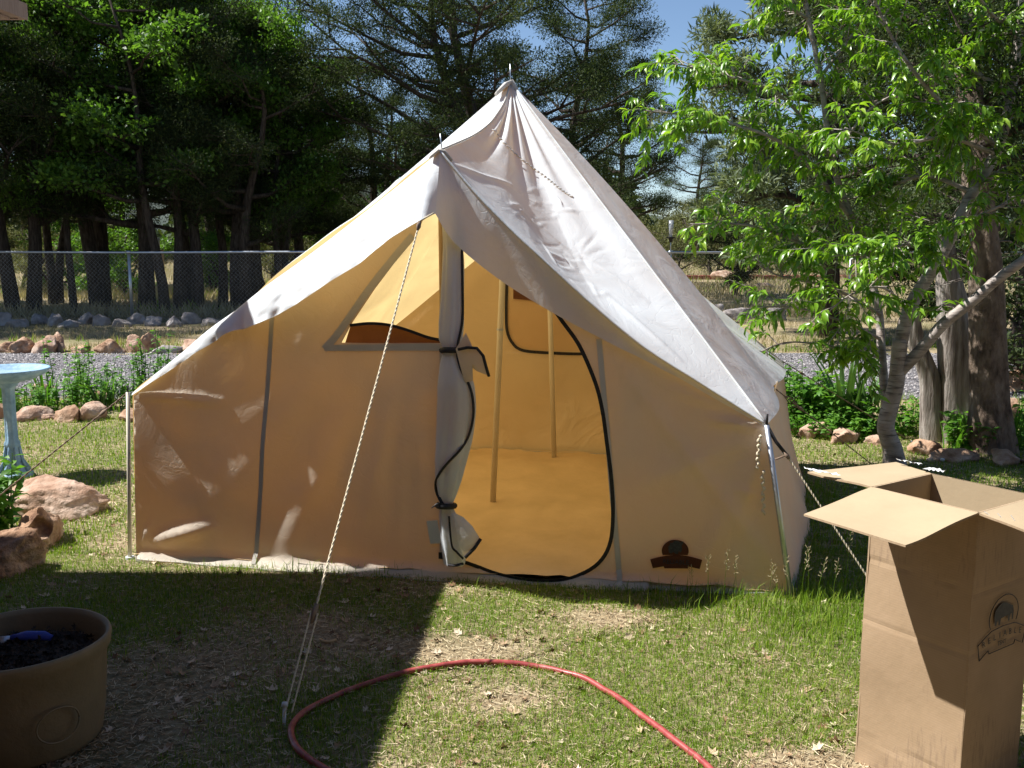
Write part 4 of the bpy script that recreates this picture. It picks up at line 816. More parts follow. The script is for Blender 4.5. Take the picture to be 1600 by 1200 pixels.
    tv = KITE * np.array([lw, 1, 1]); v, f = scatter(tv, KF, p_, rot_frames(d, .8, rng), lsize * rng.uniform(.6, 1.5, nleaf))
    return me_py(name + '_trunk', mb.v, mb.f), me_np(name + '_crown', v, f), leafm, barkm
def put_tree(tr, label, cat, loc, rz, sc, group=None, name='tree'):
    tme, cme, lm, bk = tr
    if not tme.materials: tme.materials.append(M[bk]); tme.polygons.foreach_set('use_smooth', np.ones(len(tme.polygons), bool))
    if not cme.materials: cme.materials.append(M[lm])
    r = empty(name, label, cat, loc, group, rz); r.scale = (sc if hasattr(sc, '__len__') else (sc,) * 3)
    for nm, me in (('trunk', tme), ('crown', cme)):
        o = bpy.data.objects.new(nm, me); COL.objects.link(o); o.parent = r
    return r
J = [make_tree('juniper', 11 + i, 8.5, 3.0, 1.9, 'round', 'jun', limbs=26, nleaf=62000, trunk_r=.20, stems=(1, 2, 1)[i], lsize=.068, lw=.30, csize=.46) for i in range(3)]
O = [make_tree('oak', 31 + i, 8.0, 2.4, 2.6, 'spread', 'oak', limbs=20, nleaf=20000, trunk_r=.12, stems=(1, 2)[i], lsize=.10, lw=.6, csize=.5) for i in range(2)]
BIG = make_tree('big_juniper', 51, 10.5, 4.3, 2.2, 'spread', 'jun', limbs=54, nleaf=200000, trunk_r=.24, stems=2, lsize=.066, lw=.34, csize=.46)
PI = make_tree('pine', 61, 10.0, 3.4, 1.3, 'pine', 'pine', limbs=44, nleaf=95000, trunk_r=.16, lsize=.14, lw=.19, csize=.36, flat=.8)
BU = [make_tree('bush', 71 + i, 2.6, 1.5, .25, 'round', 'bush', limbs=14, nleaf=9000, trunk_r=.05, stems=2, lsize=.075, lw=.3, csize=.38) for i in range(2)]
GB = make_tree('green_bush', 77, 2.6, 1.3, .3, 'round', 'oak', limbs=14, nleaf=9000, trunk_r=.05, stems=2, lsize=.09, lw=.55, csize=.38)
SJ = make_tree('small_juniper', 79, 4.2, 1.5, .3, 'round', 'jun', limbs=22, nleaf=22000, trunk_r=.09, lsize=.06, lw=.42, csize=.36)

def GX(px, Y): return P(px, 400, Y).x
rn = random.Random(5)
# left stand of dark trees: (px, distance, kind, scale)
left = [(-330, 22.5, 'j', 1.0), (-230, 25, 'o', 1.0), (-140, 22, 'j', 1.05), (-60, 24, 'j', .95), (30, 22.5, 'j', 1.0), (75, 26, 'o', .95), (110, 23, 'o', .9), (160, 25, 'j', 1.0), (225, 23.5, 'j', .98), (272, 22.5, 'o', .92), (290, 25.5, 'o', 1.05),
        (305, 23.2, 'j', .9), (345, 24.5, 'o', .95), (368, 23, 'j', .82), (400, 26, 'j', .95), (432, 24.5, 'o', .85), (458, 27.5, 'j', .9), (500, 32, 'j', .72)]
oi = 0
for i, (px, Y, k, s_) in enumerate(left):
    off = px < -20
    lb = ('dark %s beyond the fence, trunk %s from the left' % ('juniper' if k == 'j' else 'oak', ordn[i])) if not off else 'shade tree beyond the fence, %s of those outside the left frame edge' % ordn[i]
    tr = J[i % 3] if k == 'j' else O[i % 2]
    put_tree(tr, lb, 'tree', (GX(px, Y), Y, 0), rn.uniform(0, 6.28), (s_ * rn.uniform(.75, 1.2), s_ * rn.uniform(.85, 1.15), s_ * rn.uniform(.9, 1.12)), 'dark trees beyond the fence', 'juniper_tree' if k == 'j' else 'oak_tree')
# second row behind
for i, (px, Y, k, s_) in enumerate([(-100, 34, 0, 1.1), (60, 36, 1, 1.2), (190, 33, 2, 1.1), (330, 36, 0, 1.25), (440, 40, 1, 1.2), (520, 44, 2, .8), (640, 46, 1, .85), (720, 42, 0, .95)]):
    put_tree(J[k] if i % 2 else O[k % 2], 'tree in the second row behind the dark stand, %s from the left' % ordn[i], 'tree', (GX(px, Y), Y, 0), rn.uniform(0, 6.28), s_, 'trees behind the dark stand', 'background_tree')
put_tree(BIG, 'large spreading juniper with open crown right behind the tent peak', 'tree', (GX(782, 25), 25, 0), 2.3, (1.0, 1.0, 1.0), None, 'juniper_tree')
put_tree(J[1], 'rounded juniper filling the gap left of the tent peak', 'tree', (GX(610, 29), 29, 0), 1.0, .82, None, 'juniper_tree')
put_tree(J[0], 'full juniper crown just right of the tent peak, behind the spreading one', 'tree', (GX(900, 30), 30, 0), 1.9, (1.0, 1.0, 1.12), None, 'juniper_tree')
put_tree(J[2], 'shade tree before the fence whose crown tips reach into the top left corner', 'tree', (-12.3, 18.9, 0), 1.1, .95, None, 'juniper_tree')
put_tree(J[1], 'shade tree before the fence, wholly left of the frame', 'tree', (-15.5, 19.4, 0), 2.1, 1.0, None, 'juniper_tree')
put_tree(PI, 'tall pine with blue-green needles behind the peach tree', 'tree', (GX(1300, 16.5), 16.5, 0), .6, (1.0, 1.0, 1.0), None, 'pine_tree')
put_tree(PI, 'second pine deeper right, mostly hidden by the peach leaves', 'tree', (GX(1640, 19), 19, 0), 2.6, .95, None, 'pine_tree')
put_tree(J[2], 'dark juniper at the right frame edge behind the dead trunk', 'tree', (GX(1610, 13), 13, 0), 1.2, .9, None, 'juniper_tree')
put_tree(J[0], 'far juniper left of the blue sky gap on the right', 'tree', (GX(965, 36), 36, 0), .2, .95, None, 'juniper_tree')
put_tree(J[1], 'far dark juniper between the tent roof and the pine', 'tree', (GX(1180, 60), 60, 0), .9, .95, None, 'juniper_tree')
put_tree(J[0], 'far juniper behind the peach branches on the right', 'tree', (GX(1290, 50), 50, 0), 3, .9, None, 'juniper_tree')
put_tree(J[2], 'hazy juniper in the sky gap right of the tent', 'tree', (GX(1090, 75), 75, 0), .9, 1.15, None, 'juniper_tree')
for i, (px, Y, s_) in enumerate([(1015, 40, 1.0), (1050, 46, 1.3), (1120, 50, 1.5), (1165, 42, 1.1), (1220, 48, 1.4), (1290, 52, 1.5), (960, 38, 1.0), (1370, 50, 1.5), (1460, 44, 1.4)]):
    put_tree(BU[i % 2], 'dry olive bush in the far field, %s from the left' % ordn[i], 'bush', (GX(px, Y), Y, 0), i * 1.3, s_, 'bushes in the far field', 'bush')
for i, (px, Y, s_) in enumerate([(60, 30, .8), (180, 29, .9), (200, 31, 1), (330, 33, .8), (20, 34, 1.0), (470, 32, 1), (420, 30, .9), (120, 33, 1), (560, 36, 1.2)]):
    put_tree(GB if i % 2 else BU[0], 'low bush seen between the dark trunks, %s from the left' % ordn[i], 'bush', (GX(px, Y), Y, 0), i * 1.1, s_, 'bushes behind the trunks', 'bush')
put_tree(SJ, 'small young pine-like juniper right behind the fence near the gauge', 'tree', (GX(1150, 30), 30, 0), 1, .9, None, 'small_juniper')
for px_, Y_, s_, lb_ in ((1655, 10.2, .95, 'dark low juniper at the right frame edge behind the thick trunk'), (1500, 15.2, .85, 'dark low juniper beyond the driveway, seen between the dead trunk and the thick trunk')):
    put_tree(SJ, lb_, 'tree', (GX(px_, Y_), Y_, 0), px_, s_, None, 'small_juniper')
# a far-off wood closing the horizon
N = 60000; rng = np.random.default_rng(9); th = rng.uniform(-.95, .95, N); Rr_ = rng.uniform(85, 140, N); 
hh = (5.5 + 2.5 * np.sin(th * 23) + 1.5 * np.sin(th * 61 + 2)) ; z = rng.uniform(0, 1, N) ** .8 * hh
pos = np.stack([np.sin(th) * Rr_, np.cos(th) * Rr_, z], 1); v, f = scatter(KITE, KF, pos, rot_frames(norm(rng.normal(size=(N, 3))), 1, rng), rng.uniform(.5, 1.1, N))
link('distant_wood', me_np('distant_wood', v, f), 'jun', kind='stuff')

# old juniper trunk and dead split trunk at the right
jt = G(1560, 705); o = empty('old_juniper', 'thick checkered juniper trunk near the right frame edge', 'tree', jt)
mb = MB(); tr = [P(px, py, jt.y + dy) - jt for px, py, dy in ((1550, 712, 0), (1548, 640, 0), (1544, 540, .02), (1541, 430, .05), (1530, 330, .1), (1525, 220, .2), (1512, 110, .3), (1508, 0, .4), (1500, -140, .5))]
tr[0].z = -.05; pts_ = curve(tr, 40); n_ = 28; rows = []
for i, p_ in enumerate(pts_):
    rb_ = np.interp(i, [0, 4, 12, 24, 39], [.21, .145, .125, .10, .06]); rows.append([p_ + Vector((math.cos(a), math.sin(a), 0)) * rb_ * (1 + .10 * noise.noise(Vector((math.cos(a) * 2, math.sin(a) * 2, p_.z * .8))) + .05 * (abs(math.sin(a * 6 + .5 * math.sin(p_.z * 3))) - .5)) for a in [2 * math.pi * k / n_ for k in range(n_ + 1)]])
link('trunk', grid_mesh('trunk', rows), 'jbark', o, True)
rng = np.random.default_rng(3); ends = []; mb = MB()
for k in range(16):
    p0 = pts_[20 + k] if 20 + k < 40 else pts_[39]; az = k * 2.4; e = p0 + Vector((math.cos(az) * 1.1, math.sin(az) * 1.1, rn.uniform(-.1, .5))); m_ = p0.lerp(e, .5) + Vector((0, 0, .12)); mb.tube([p0, m_, e], [.04, .025, .008], 6)
    for q in range(6): e2 = m_.lerp(e, q / 5) + Vector((rn.uniform(-.4, .4), rn.uniform(-.4, .4), rn.uniform(-.25, .3))); mb.tube([m_.lerp(e, q / 5), e2], [.01, .003], 4, cap=False); ends.append(tuple(e2))
mb.build('branch', 'bark', o, True); C__ = np.array(ends); nl = 26000; idx = rng.integers(0, len(C__), nl); of = norm(rng.normal(size=(nl, 3))) * rng.uniform(0, 1, (nl, 1)) ** .45 * .3
v, f = scatter(KITE * np.array([.35, 1, 1]), KF, C__[idx] + of, rot_frames(norm(of + .1), .8, rng), rng.uniform(.025, .055, nl)); link('crown', me_np('crown', v, f), 'jun', o)
ds = G(1490, 690); o = empty('dead_trunk', 'split pale weathered dead trunk between peach tree and juniper', 'tree', ds)
for (path, rad, nm) in (([(1500, 700), (1500, 640), (1497, 560), (1490, 490), (1480, 420), (1475, 350)], [.20, .17, .16, .13, .09, .05], 'trunk'), ([(1462, 700), (1455, 640), (1452, 590), (1430, 530), (1425, 480)], [.12, .085, .08, .07, .05], 'split_trunk')):
    pts_ = curve([P(a, b, ds.y) - ds for a, b in path], 26); pts_[0].z = -.04; rows = []
    for i, p_ in enumerate(pts_):
        rb_ = np.interp(i / 25 * (len(rad) - 1), range(len(rad)), rad); rows.append([p_ + Vector((math.cos(a), .7 * math.sin(a), 0)) * rb_ * (1 + .22 * noise.noise(Vector((math.cos(a) * 2.5, math.sin(a) * 2.5, p_.z * .7 + rad[0] * 9))) + .02 * math.sin(a * 9) + .12 * noise.noise(Vector((math.cos(a) * 7, math.sin(a) * 7, p_.z * .9)))) for a in [2 * math.pi * k / 30 for k in range(31)]])
    link(nm, grid_mesh(nm, rows), 'dead', o, True)
for k in range(14):
    mb = MB(); a = P(rn.uniform(1470, 1500), rn.uniform(340, 420), ds.y) - ds; mb.tube([a, a + Vector((rn.uniform(-.35, .45), rn.uniform(-.3, .1), rn.uniform(-.25, .3))), a + Vector((rn.uniform(-.5, .6), rn.uniform(-.4, .1), rn.uniform(-.4, .4)))], [.010, .006, .002], 5); mb.build('twig', 'dead', o, True)

# ------------------------------------------------------------ peach tree
pb = G(1397, 727); peach = empty('peach_tree', 'leafy green peach tree with a leaning silvery trunk beside the tent', 'tree', pb)
rng = np.random.default_rng(21); rnd = random.Random(21)
Y0 = pb.y
def PP(l_): return [P(a, b, Y0 + d) - pb for a, b, d in l_]
tr = PP([(1399, 727, 0), (1394, 700, 0), (1384, 668, 0), (1391, 635, 0), (1400, 600, 0), (1404, 560, 0), (1406, 530, 0)]); tr[0].z = -.03
mb = MB(); mb.tube(curve(tr, 30), list(np.interp(range(30), [0, 3, 8, 29], [.09, .075, .062, .052])), 16); mb.build('trunk', 'peachbark', peach, True)
LB = [([(1402, 585, 0), (1440, 545, -.05), (1475, 505, -.1), (1520, 470, -.15), (1560, 435, -.2), (1612, 398, -.3), (1680, 350, -.4)], .044, .030),
      ([(1405, 545, 0), (1420, 485, .02), (1445, 440, .05), (1470, 400, .05), (1490, 360, .1), (1520, 300, .1), (1560, 230, .1), (1578, 150, .1), (1592, 50, .1), (1600, -80, .1)], .050, .026),
      ([(1385, 640, .05), (1378, 560, .2), (1372, 480, .35), (1350, 400, .4), (1330, 340, .4), (1300, 250, .4), (1282, 120, .4), (1262, 20, .4), (1250, -80, .4)], .034, .014),
      ([(1350, 400, .4), (1270, 385, .2), (1170, 352, .05), (1075, 350, 0)], .018, .005), ([(1330, 340, .4), (1240, 235, .2), (1130, 190, .0), (1005, 172, -.1)], .02, .005),
      ([(1300, 250, .4), (1220, 150, .3), (1120, 115, .2), (1050, 98, .1)], .016, .004), ([(1374, 490, .3), (1300, 450, .1), (1215, 430, 0), (1172, 405, 0)], .016, .004),
      ([(1376, 530, .25), (1310, 500, .0), (1240, 480, -.15), (1185, 480, -.2)], .014, .004), ([(1378, 560, .2), (1320, 545, -.1), (1230, 535, -.35), (1165, 562, -.5)], .012, .003),
      ([(1560, 230, .1), (1470, 160, -.2), (1400, 70, -.4), (1350, -40, -.5)], .02, .007), ([(1555, 240, .1), (1480, 215, -.2), (1400, 225, -.4), (1320, 200, -.5)], .018, .005),
      ([(1520, 300, .1), (1445, 275, .3), (1370, 300, .5), (1290, 320, .6)], .018, .005), ([(1470, 400, .05), (1430, 380, -.3), (1370, 395, -.5), (1300, 400, -.6)], .014, .004),
      ([(1490, 360, .1), (1545, 330, -.2), (1620, 300, -.4)], .016, .006), ([(1578, 150, .1), (1500, 90, .2), (1440, 10, .3), (1420, -80, .3)], .02, .007), ([(1282, 120, .4), (1340, 40, .3), (1380, -60, .2)], .014, .005),
      ([(1590, 60, .1), (1540, 10, -.3), (1500, -70, -.4)], .014, .006), ([(1265, 30, .4), (1200, -10, .3), (1150, -70, .2)], .012, .005), ([(1300, 250, .4), (1360, 170, .1), (1440, 130, 0)], .013, .004),
      ([(1420, 485, .02), (1380, 450, -.35), (1330, 460, -.5), (1280, 500, -.6)], .012, .004)]
tw = []
for i, (path, r0, r1) in enumerate(LB):
    c = curve(PP(path), 30); mb = MB(); mb.tube(c, list(np.interp(range(30), [0, 29], [r0, r1])), 10 if r0 > .03 else 7); mb.build('limb' if r0 > .03 else 'branch', 'peachbark', peach, True)
    Ln = sum((c[k + 1] - c[k]).length for k in range(29)); big = r0 > .03
    kk = int(Ln * (31 if not big else 17) * (.5 if i in (6, 7, 8, 19) else .9))
    for k in range(kk):
        t = rnd.uniform(.30 if big else .12, 1.0); j = min(28, int(t * 29)); p0 = c[j]; dd = (c[j + 1] - c[j]).normalized()
        if big and i == 0 and t > .25 and rnd.random() < .85: continue
        if big and i == 1 and j < 12: continue
        sd_ = Vector((rnd.gauss(0, 1), rnd.gauss(0, 1), rnd.gauss(.1, .8))).normalized(); d = (dd * .55 + sd_ * (.8 if not big else 1)).normalized(); tw.append((p0, d, rnd.uniform(.14, .42) * (1.2 if big else 1)))
tmb = MB(); lp = []; ldir = []
for p0, d, ln in tw:
    p1 = p0 + d * ln * .5 + Vector((0, 0, .02)); p2 = p0 + d * ln + Vector((0, 0, -.05 * ln)); tmb.tube([p0, p1, p2], [.005, .0035, .0018], 4, cap=False)
    nl = int(ln / .0155) + 3
    for k in range(nl):
        t = rnd.uniform(.2, 1) ** .8; q = (p0.lerp(p1, t * 2) if t < .5 else p1.lerp(p2, t * 2 - 1)); a = rnd.uniform(0, 6.28); o1 = d.orthogonal().normalized(); o2 = d.cross(o1)
        l_ = (o1 * math.cos(a) + o2 * math.sin(a) + d * .7).normalized(); l_.z = l_.z * .5 - .28; lp.append(tuple(q)); ldir.append(tuple(l_.normalized()))
tmb.build('twigs', 'peachbark', peach, True, kind='stuff')
LV = np.array([(0, 0, 0), (.11, .28, .02), (0, .30, -.02), (-.11, .28, .02), (.12, .62, -.06), (0, .63, -.10), (-.12, .62, -.06), (0, .90, -.46)]); LFc = [(0, 1, 2), (0, 2, 3), (1, 4, 5), (1, 5, 2), (3, 2, 5), (3, 5, 6), (4, 7, 5), (6, 5, 7)]
lp = np.array(lp); ldir = np.array(ldir); fr = rot_frames(ldir, .35, rng); scl = rng.uniform(.05, .122, len(lp))
# 300 leaves nearest the camera and in view become parts, the rest one mass
W = lp + np.array(pb); inv_ = (np.abs(W[:, 0]) < W[:, 1] * .53) & (W[:, 2] < CAMZ + W[:, 1] * .24); dist = np.linalg.norm(W - np.array([0, 0, CAMZ]), axis=1) / scl; dist[~inv_] = 1e9
order = np.argsort(dist); near = order[:300]; rest = order[300:]
v, f = scatter(LV, LFc, lp[rest], fr[rest], scl[rest]); lo = link('foliage', me_np('foliage', v, f), 'peach', peach, True, kind='stuff')
lme = me_py('leaf', [tuple(x) for x in LV], LFc); lme.materials.append(M['peach']); lme.polygons.foreach_set('use_smooth', np.ones(8, bool))
for i in near:
    o = bpy.data.objects.new('leaf', lme); COL.objects.link(o); o.parent = peach
    F3 = fr[i] * scl[i]; o.matrix_local = Matrix([list(F3[0]) + [lp[i][0]], list(F3[1]) + [lp[i][1]], list(F3[2]) + [lp[i][2]], [0, 0, 0, 1]])

# ------------------------------------------------------------ garden plants
def iris(label, loc, n, h, sd, group, lean=.35, w_=.03, m='iris'):
    r = random.Random(sd); o = empty('iris_plant', label, 'plant', loc, group, r.uniform(0, 6.28))
    for k in range(n):
        a = r.uniform(0, 6.28); ln = h * r.uniform(.6, 1.1); le = lean * r.uniform(.3, 1.2); bx, by = math.cos(a), math.sin(a); c0 = Vector((bx, by, 0)) * r.uniform(0, .10); rows = []; sx = Vector((-by, bx, 0)) if r.random() < .5 else Vector((bx, by, .2)).cross(Vector((0, 0, 1))).normalized()
        for i in range(7):
            t = i / 6; p_ = c0 + Vector((bx, by, 0)) * (le * ln * t * t) + Vector((0, 0, ln * t * (1 - .18 * le * t * t))); ww = w_ * (1 - t ** 2.2) * (.8 + .4 * t) / 2 + .0008; ns = Vector((bx, by, 0)) * ww * .25; rows.append([p_ - sx * ww, p_ + ns, p_ + sx * ww])
        link('leaf', grid_mesh('leaf', rows), m, o, True)
    return o
def leafy(label, loc, h, rad, nst, nl, sd, group, m='weed', ls=.055, lwid=.45, name='leafy_plant'):
    rng = np.random.default_rng(sd); r = random.Random(sd); mb = MB(); C_ = []; D_ = []
    for k in range(nst):
        a = r.uniform(0, 6.28); b_ = Vector((math.cos(a), math.sin(a), 0)) * rad * r.random() ** .6; e = b_ * 1.25 + Vector((r.uniform(-.06, .06), r.uniform(-.06, .06), h * r.uniform(.55, 1.1))); m_ = b_.lerp(e, .5) + Vector((r.uniform(-.03, .03), 0, 0)); mb.tube([b_, m_, e], [.005, .004, .002], 4, cap=False)
        for q in range(nl):
            t = r.uniform(.1, 1); p_ = b_.lerp(m_, t * 2) if t < .5 else m_.lerp(e, t * 2 - 1); C_.append(tuple(p_)); az = r.uniform(0, 6.28); D_.append((math.cos(az), math.sin(az), r.uniform(-.1, .7)))
    C_ = np.array(C_); D_ = norm(np.array(D_)); tv = LV * np.array([lwid / .24, 1, .7]); v, f = scatter(tv, LFc, C_, rot_frames(D_, .3, rng), ls * rng.uniform(.6, 1.4, len(C_)))
    o = empty(name, label, 'plant', loc, group); mb.build('stems', m, o, True); link('foliage', me_np('foliage', v, f), m, o, True, kind='stuff'); return o
gl = 'plants in the bed behind the birdbath'
iris('bright narrow-leaved clump right of the birdbath column', gz(70, 632, 0), 22, .42, 1, gl, .4, .022, 'weed'); iris('bright leafy clump at the left edge behind the birdbath', gz(0, 635, 0), 18, .4, 2, gl, .5, .02, 'weed'); iris('dark arching iris clump left of the tent corner', gz(158, 640, 0), 16, .36, 3, gl, .7, .024)
iris('small iris fan under the left guy rope', gz(172, 640, 0), 8, .36, 31, gl, .3, .02, 'weed')
for i, (px, py, h, n_, lb) in enumerate([(110, 628, .62, 12, 'tall weed with pale upright stems, tallest behind the birdbath'), (90, 640, .30, 16, 'low bushy weed between the pale clump and the brown rock'), (130, 640, .38, 16, 'bushy weed above the two-humped rock'), (185, 635, .38, 14, 'leafy weed just left of the left tent pole'), (222, 620, .58, 14, 'tall leafy weed rising beside the tent roof edge'), (150, 615, .42, 10, 'sparse weed standing before the gravel'), (250, 615, .62, 12, 'weed half hidden behind the tent eave'), (40, 645, .28, 14, 'low weed behind the birdbath column')]):
    leafy(lb, gz(px, py, 0), h, .20, n_, 26, 100 + i, gl)
gr = 'plants in the bed right of the tent'
iris('tall grey-green iris fan, highest in the bed right of the tent', gz(1318, 674, 0), 18, .78, 5, gr, .40, .055); iris('grey-green iris fan left of the peach trunk', gz(1352, 676, 0), 12, .6, 6, gr, .4, .045)
iris('narrow iris clump at the foot of the dead trunk', gz(1458, 688, 0), 16, .34, 7, gr, .3, .022, 'weed'); iris('iris clump between dead trunk and juniper', gz(1515, 700, 0), 20, .36, 8, gr, .4, .024, 'weed'); iris('broad iris clump near the right frame edge', gz(1580, 705, 0), 22, .38, 9, gr, .5, .028, 'weed'); iris('short iris clump right behind the brown rocks', gz(1490, 705, 0), 16, .25, 10, gr, .6, .02, 'weed')
iris('iris clump cut by the right frame edge', gz(1615, 700, 0), 18, .36, 11, gr, .5, .028, 'weed')
for i, (px, py, h, rd, n_, ls, lb) in enumerate([(1258, 662, .45, .28, 34, .085, 'broad-leaved green plant touching the tent side wall'), (1300, 668, .42, .28, 34, .08, 'dense leafy plant under the iris fan'), (1345, 672, .36, .25, 30, .07, 'dense leafy plant left of the peach trunk'), (1270, 678, .22, .25, 30, .05, 'low pale green plant above the tan rocks'), (1335, 682, .20, .22, 26, .05, 'low leafy plant above the pitted rock'), (1430, 680, .30, .25, 26, .06, 'leafy plant right behind the peach trunk'), (1540, 700, .28, .3, 26, .06, 'leafy plant at the foot of the thick juniper'), (1600, 690, .35, .3, 26, .06, 'leafy plant at the right frame edge'), (1240, 655, .5, .2, 24, .06, 'leafy plant peeking out behind the tent corner')]):
    leafy(lb, gz(px, py, 0), h, rd, n_, 24, 140 + i, gr, ls=ls, m='weed')
leafy('bright leafy shrub tip at the left edge above the dark boulder', gz(-8, 835, 0) + Vector((0, 0, .0)), .42, .10, 16, 18, 171, None, ls=.09, lwid=.36)

# ------------------------------------------------------------ gravel stones, grass, litter, dry field grass (masses)
rng = np.random.default_rng(33)
OV = np.array([(1, 0, 0), (0, 1, 0), (-1, 0, 0), (0, -1, 0), (0, 0, .7), (0, 0, -.4)]); OF = [(0, 1, 4), (1, 2, 4), (2, 3, 4), (3, 0, 4)]
N = 60000; x = rng.uniform(-8.5, 9.5, N); y = 9.85 + 4.2 * rng.uniform(0, 1, N) ** 1.0; keep_ = np.abs(x) < y * .56 + .3; x, y = x[keep_], y[keep_]; N = len(x)
v, f = scatter(OV, OF, np.stack([x, y, np.full(N, .008)], 1), rot_frames(norm(np.concatenate([rng.normal(size=(N, 2)), rng.normal(size=(N, 1)) * .2], 1)), .3, rng), rng.uniform(.006, .019, N))
link('gravel_stones', me_np('gravel_stones', v, f), 'pebble', kind='stuff')
# tent footprint and shade-free masks
tq = [L0, R0, BR0, BL0]; tqp = [(p_.x, p_.y) for p_ in tq]
def mask_tent(x, y, m=0.0):
    inside = np.ones(len(x), bool)
    for i in range(4):
        a, b = tq[i], tq[(i + 1) % 4]; ex, ey = b.x - a.x, b.y - a.y; l_ = math.hypot(ex, ey); inside &= ((x - a.x) * ey - (y - a.y) * ex) / l_ < m
    if not inside.any(): pass
    return inside
tc_ = (L0 + R0 + BR0 + BL0) / 4
test = mask_tent(np.array([tc_.x]), np.array([tc_.y]))[0]
if not test: tq = tq[::-1]
def gdens(x, y):
    d = fbm2(x, y, 5, .9, 4) * .9 + .12
    d += .55 * np.exp(-(((x - 1.35) / .55) ** 2 + ((y - 3.9) / .5) ** 2)) + .3 * np.exp(-(((x - 1.7) / .5) ** 2 + ((y - 5.6) / .7) ** 2))
    d += .35 * np.exp(-(((x + 3.0) / 1.2) ** 2 + ((y - 7.6) / .6) ** 2)) + .5 * np.exp(-(((y - 8.2) / .35) ** 2)) * (x > 2)
    for cx, cy, sx, sy, a in ((.45, 3.95, .38, .18, .9), (.1, 3.15, .30, .16, .6), (.15, 2.45, .35, .22, .7), (.75, 2.75, .3, .18, .5), (-2.15, 5.2, .45, .5, .9), (-.25, 3.65, .35, .15, .5), (-2.5, 6.6, .6, .16, .8), (2.2, 6.3, .25, .4, .5), (.95, 3.5, .22, .12, .4)):
        d -= a * np.exp(-(((x - cx) / sx) ** 2 + ((y - cy) / sy) ** 2))
    return d
def blades(N, y0, y1, hmin, hmax, wd, m, name, sel, bend=.5, segs=2, lie=0):
    y = rng.uniform(y0, y1, N); x = rng.uniform(-1, 1, N) * (y * .555 + .15); k = sel(x, y); x, y = x[k], y[k]; N = len(x)
    a = rng.uniform(0, 6.283, N); h = rng.uniform(hmin, hmax, N) * rng.uniform(.6, 1, N); b = rng.uniform(.1, 1, N) * bend; w_ = wd * rng.uniform(.6, 1.3, N)
    dx, dy = np.cos(a), np.sin(a); a2 = a + math.pi / 2 + rng.normal(0, .3, N); sx, sy = np.cos(a2), np.sin(a2)
    zl = np.array([0, .55, 1.0]); bl = np.array([0, .3, 1.0]); wl = np.array([1, .75, 0]); V = []
    for t in range(2):
        cx = x + dx * h * b * bl[t]; cy = y + dy * h * b * bl[t]; cz = h * zl[t] * (1 - .35 * b * bl[t]) - (.004 if t == 0 else 0)
        V += [np.stack([cx - sx * w_ * wl[t], cy - sy * w_ * wl[t], cz], 1), np.stack([cx + sx * w_ * wl[t], cy + sy * w_ * wl[t], cz], 1)]
    V.append(np.stack([x + dx * h * b, y + dy * h * b, h * (1 - .4 * b)], 1)); V = np.stack(V, 1).reshape(-1, 3); base = (np.arange(N) * 5)[:, None]
    F_ = np.concatenate([base + np.array([[0, 1, 3]]), base + np.array([[0, 3, 2]]), base + np.array([[2, 3, 4]])])
    return link(name, me_np(name, V, F_), m, kind='stuff')
def selg(th, soft=.5, tall=False):
    def s_(x, y):
        d = gdens(x, y); k = rng.uniform(0, 1, len(x)) < np.clip((d - th) / soft, 0, 1); k &= ~mask_tent(x, y, .03); k &= (y < 8.9); k &= ~((x < -2.5) & (x > -3.3) & (y > 4.3) & (y < 5.1)); return k
    return s_
blades(290000, 2.2, 4.9, .012, .042, .0012, 'grass', 'lawn_grass', selg(-.38, .6), 1.1)
blades(160000, 4.8, 9.0, .015, .055, .0022, 'grass', 'lawn_grass', selg(-.35, .6), .9)
def tallsel(x, y): 
    d = np.exp(-(((x - 1.38) / .42) ** 2 + ((y - 3.98) / .30) ** 2)) + .35 * np.exp(-(((x - 1.0) / .5) ** 2 + ((y - 4.2) / .12) ** 2)) + .4 * np.exp(-(((x + .95) / .5) ** 2 + ((y - 4.52) / .07) ** 2)) + .5 * np.exp(-(((x - 1.9) / .4) ** 2 + ((y - 6.2) / .8) ** 2))
    return (rng.uniform(0, 1, len(x)) < d) & ~mask_tent(x, y, -.0)
blades(90000, 3.4, 6.9, .05, .13, .0018, 'grass', 'tall_grass', tallsel, .7)
# stubs of straw lying flat and dead leaves
def flatstraw(N, y0, y1, ln, wd, m, name):
    y = rng.uniform(y0, y1, N); x = rng.uniform(-1, 1, N) * (y * .555 + .15); k = (rng.uniform(0, 1, N) < np.clip(.62 - gdens(x, y) * .8, .07, 1)) & ~mask_tent(x, y, .0) & (y < 8.9); x, y = x[k], y[k]; N = len(x)
    a = rng.uniform(0, 6.283, N); L_ = ln * rng.uniform(.4, 1.3, N) / 2; W_ = wd * rng.uniform(.6, 1.4, N) / 2; z0 = rng.uniform(.002, .012, N); tz = rng.normal(0, .18, N) * L_
    c, s_ = np.cos(a), np.sin(a); V = np.stack([np.stack([x - c * L_ - s_ * W_, y - s_ * L_ + c * W_, z0 + np.abs(tz)], 1), np.stack([x - c * L_ + s_ * W_, y - s_ * L_ - c * W_, z0 + np.abs(tz) * .7], 1), np.stack([x + c * L_ + s_ * W_, y + s_ * L_ - c * W_, z0], 1), np.stack([x + c * L_ - s_ * W_, y + s_ * L_ + c * W_, z0 + .001], 1)], 1).reshape(-1, 3)
    return link(name, me_np(name, V, np.arange(N * 4).reshape(-1, 4)), m, kind='stuff')
flatstraw(90000, 2.2, 5.6, .030, .0022, 'dry', 'straw_litter'); flatstraw(50000, 5.4, 8.9, .05, .004, 'dry', 'straw_litter')
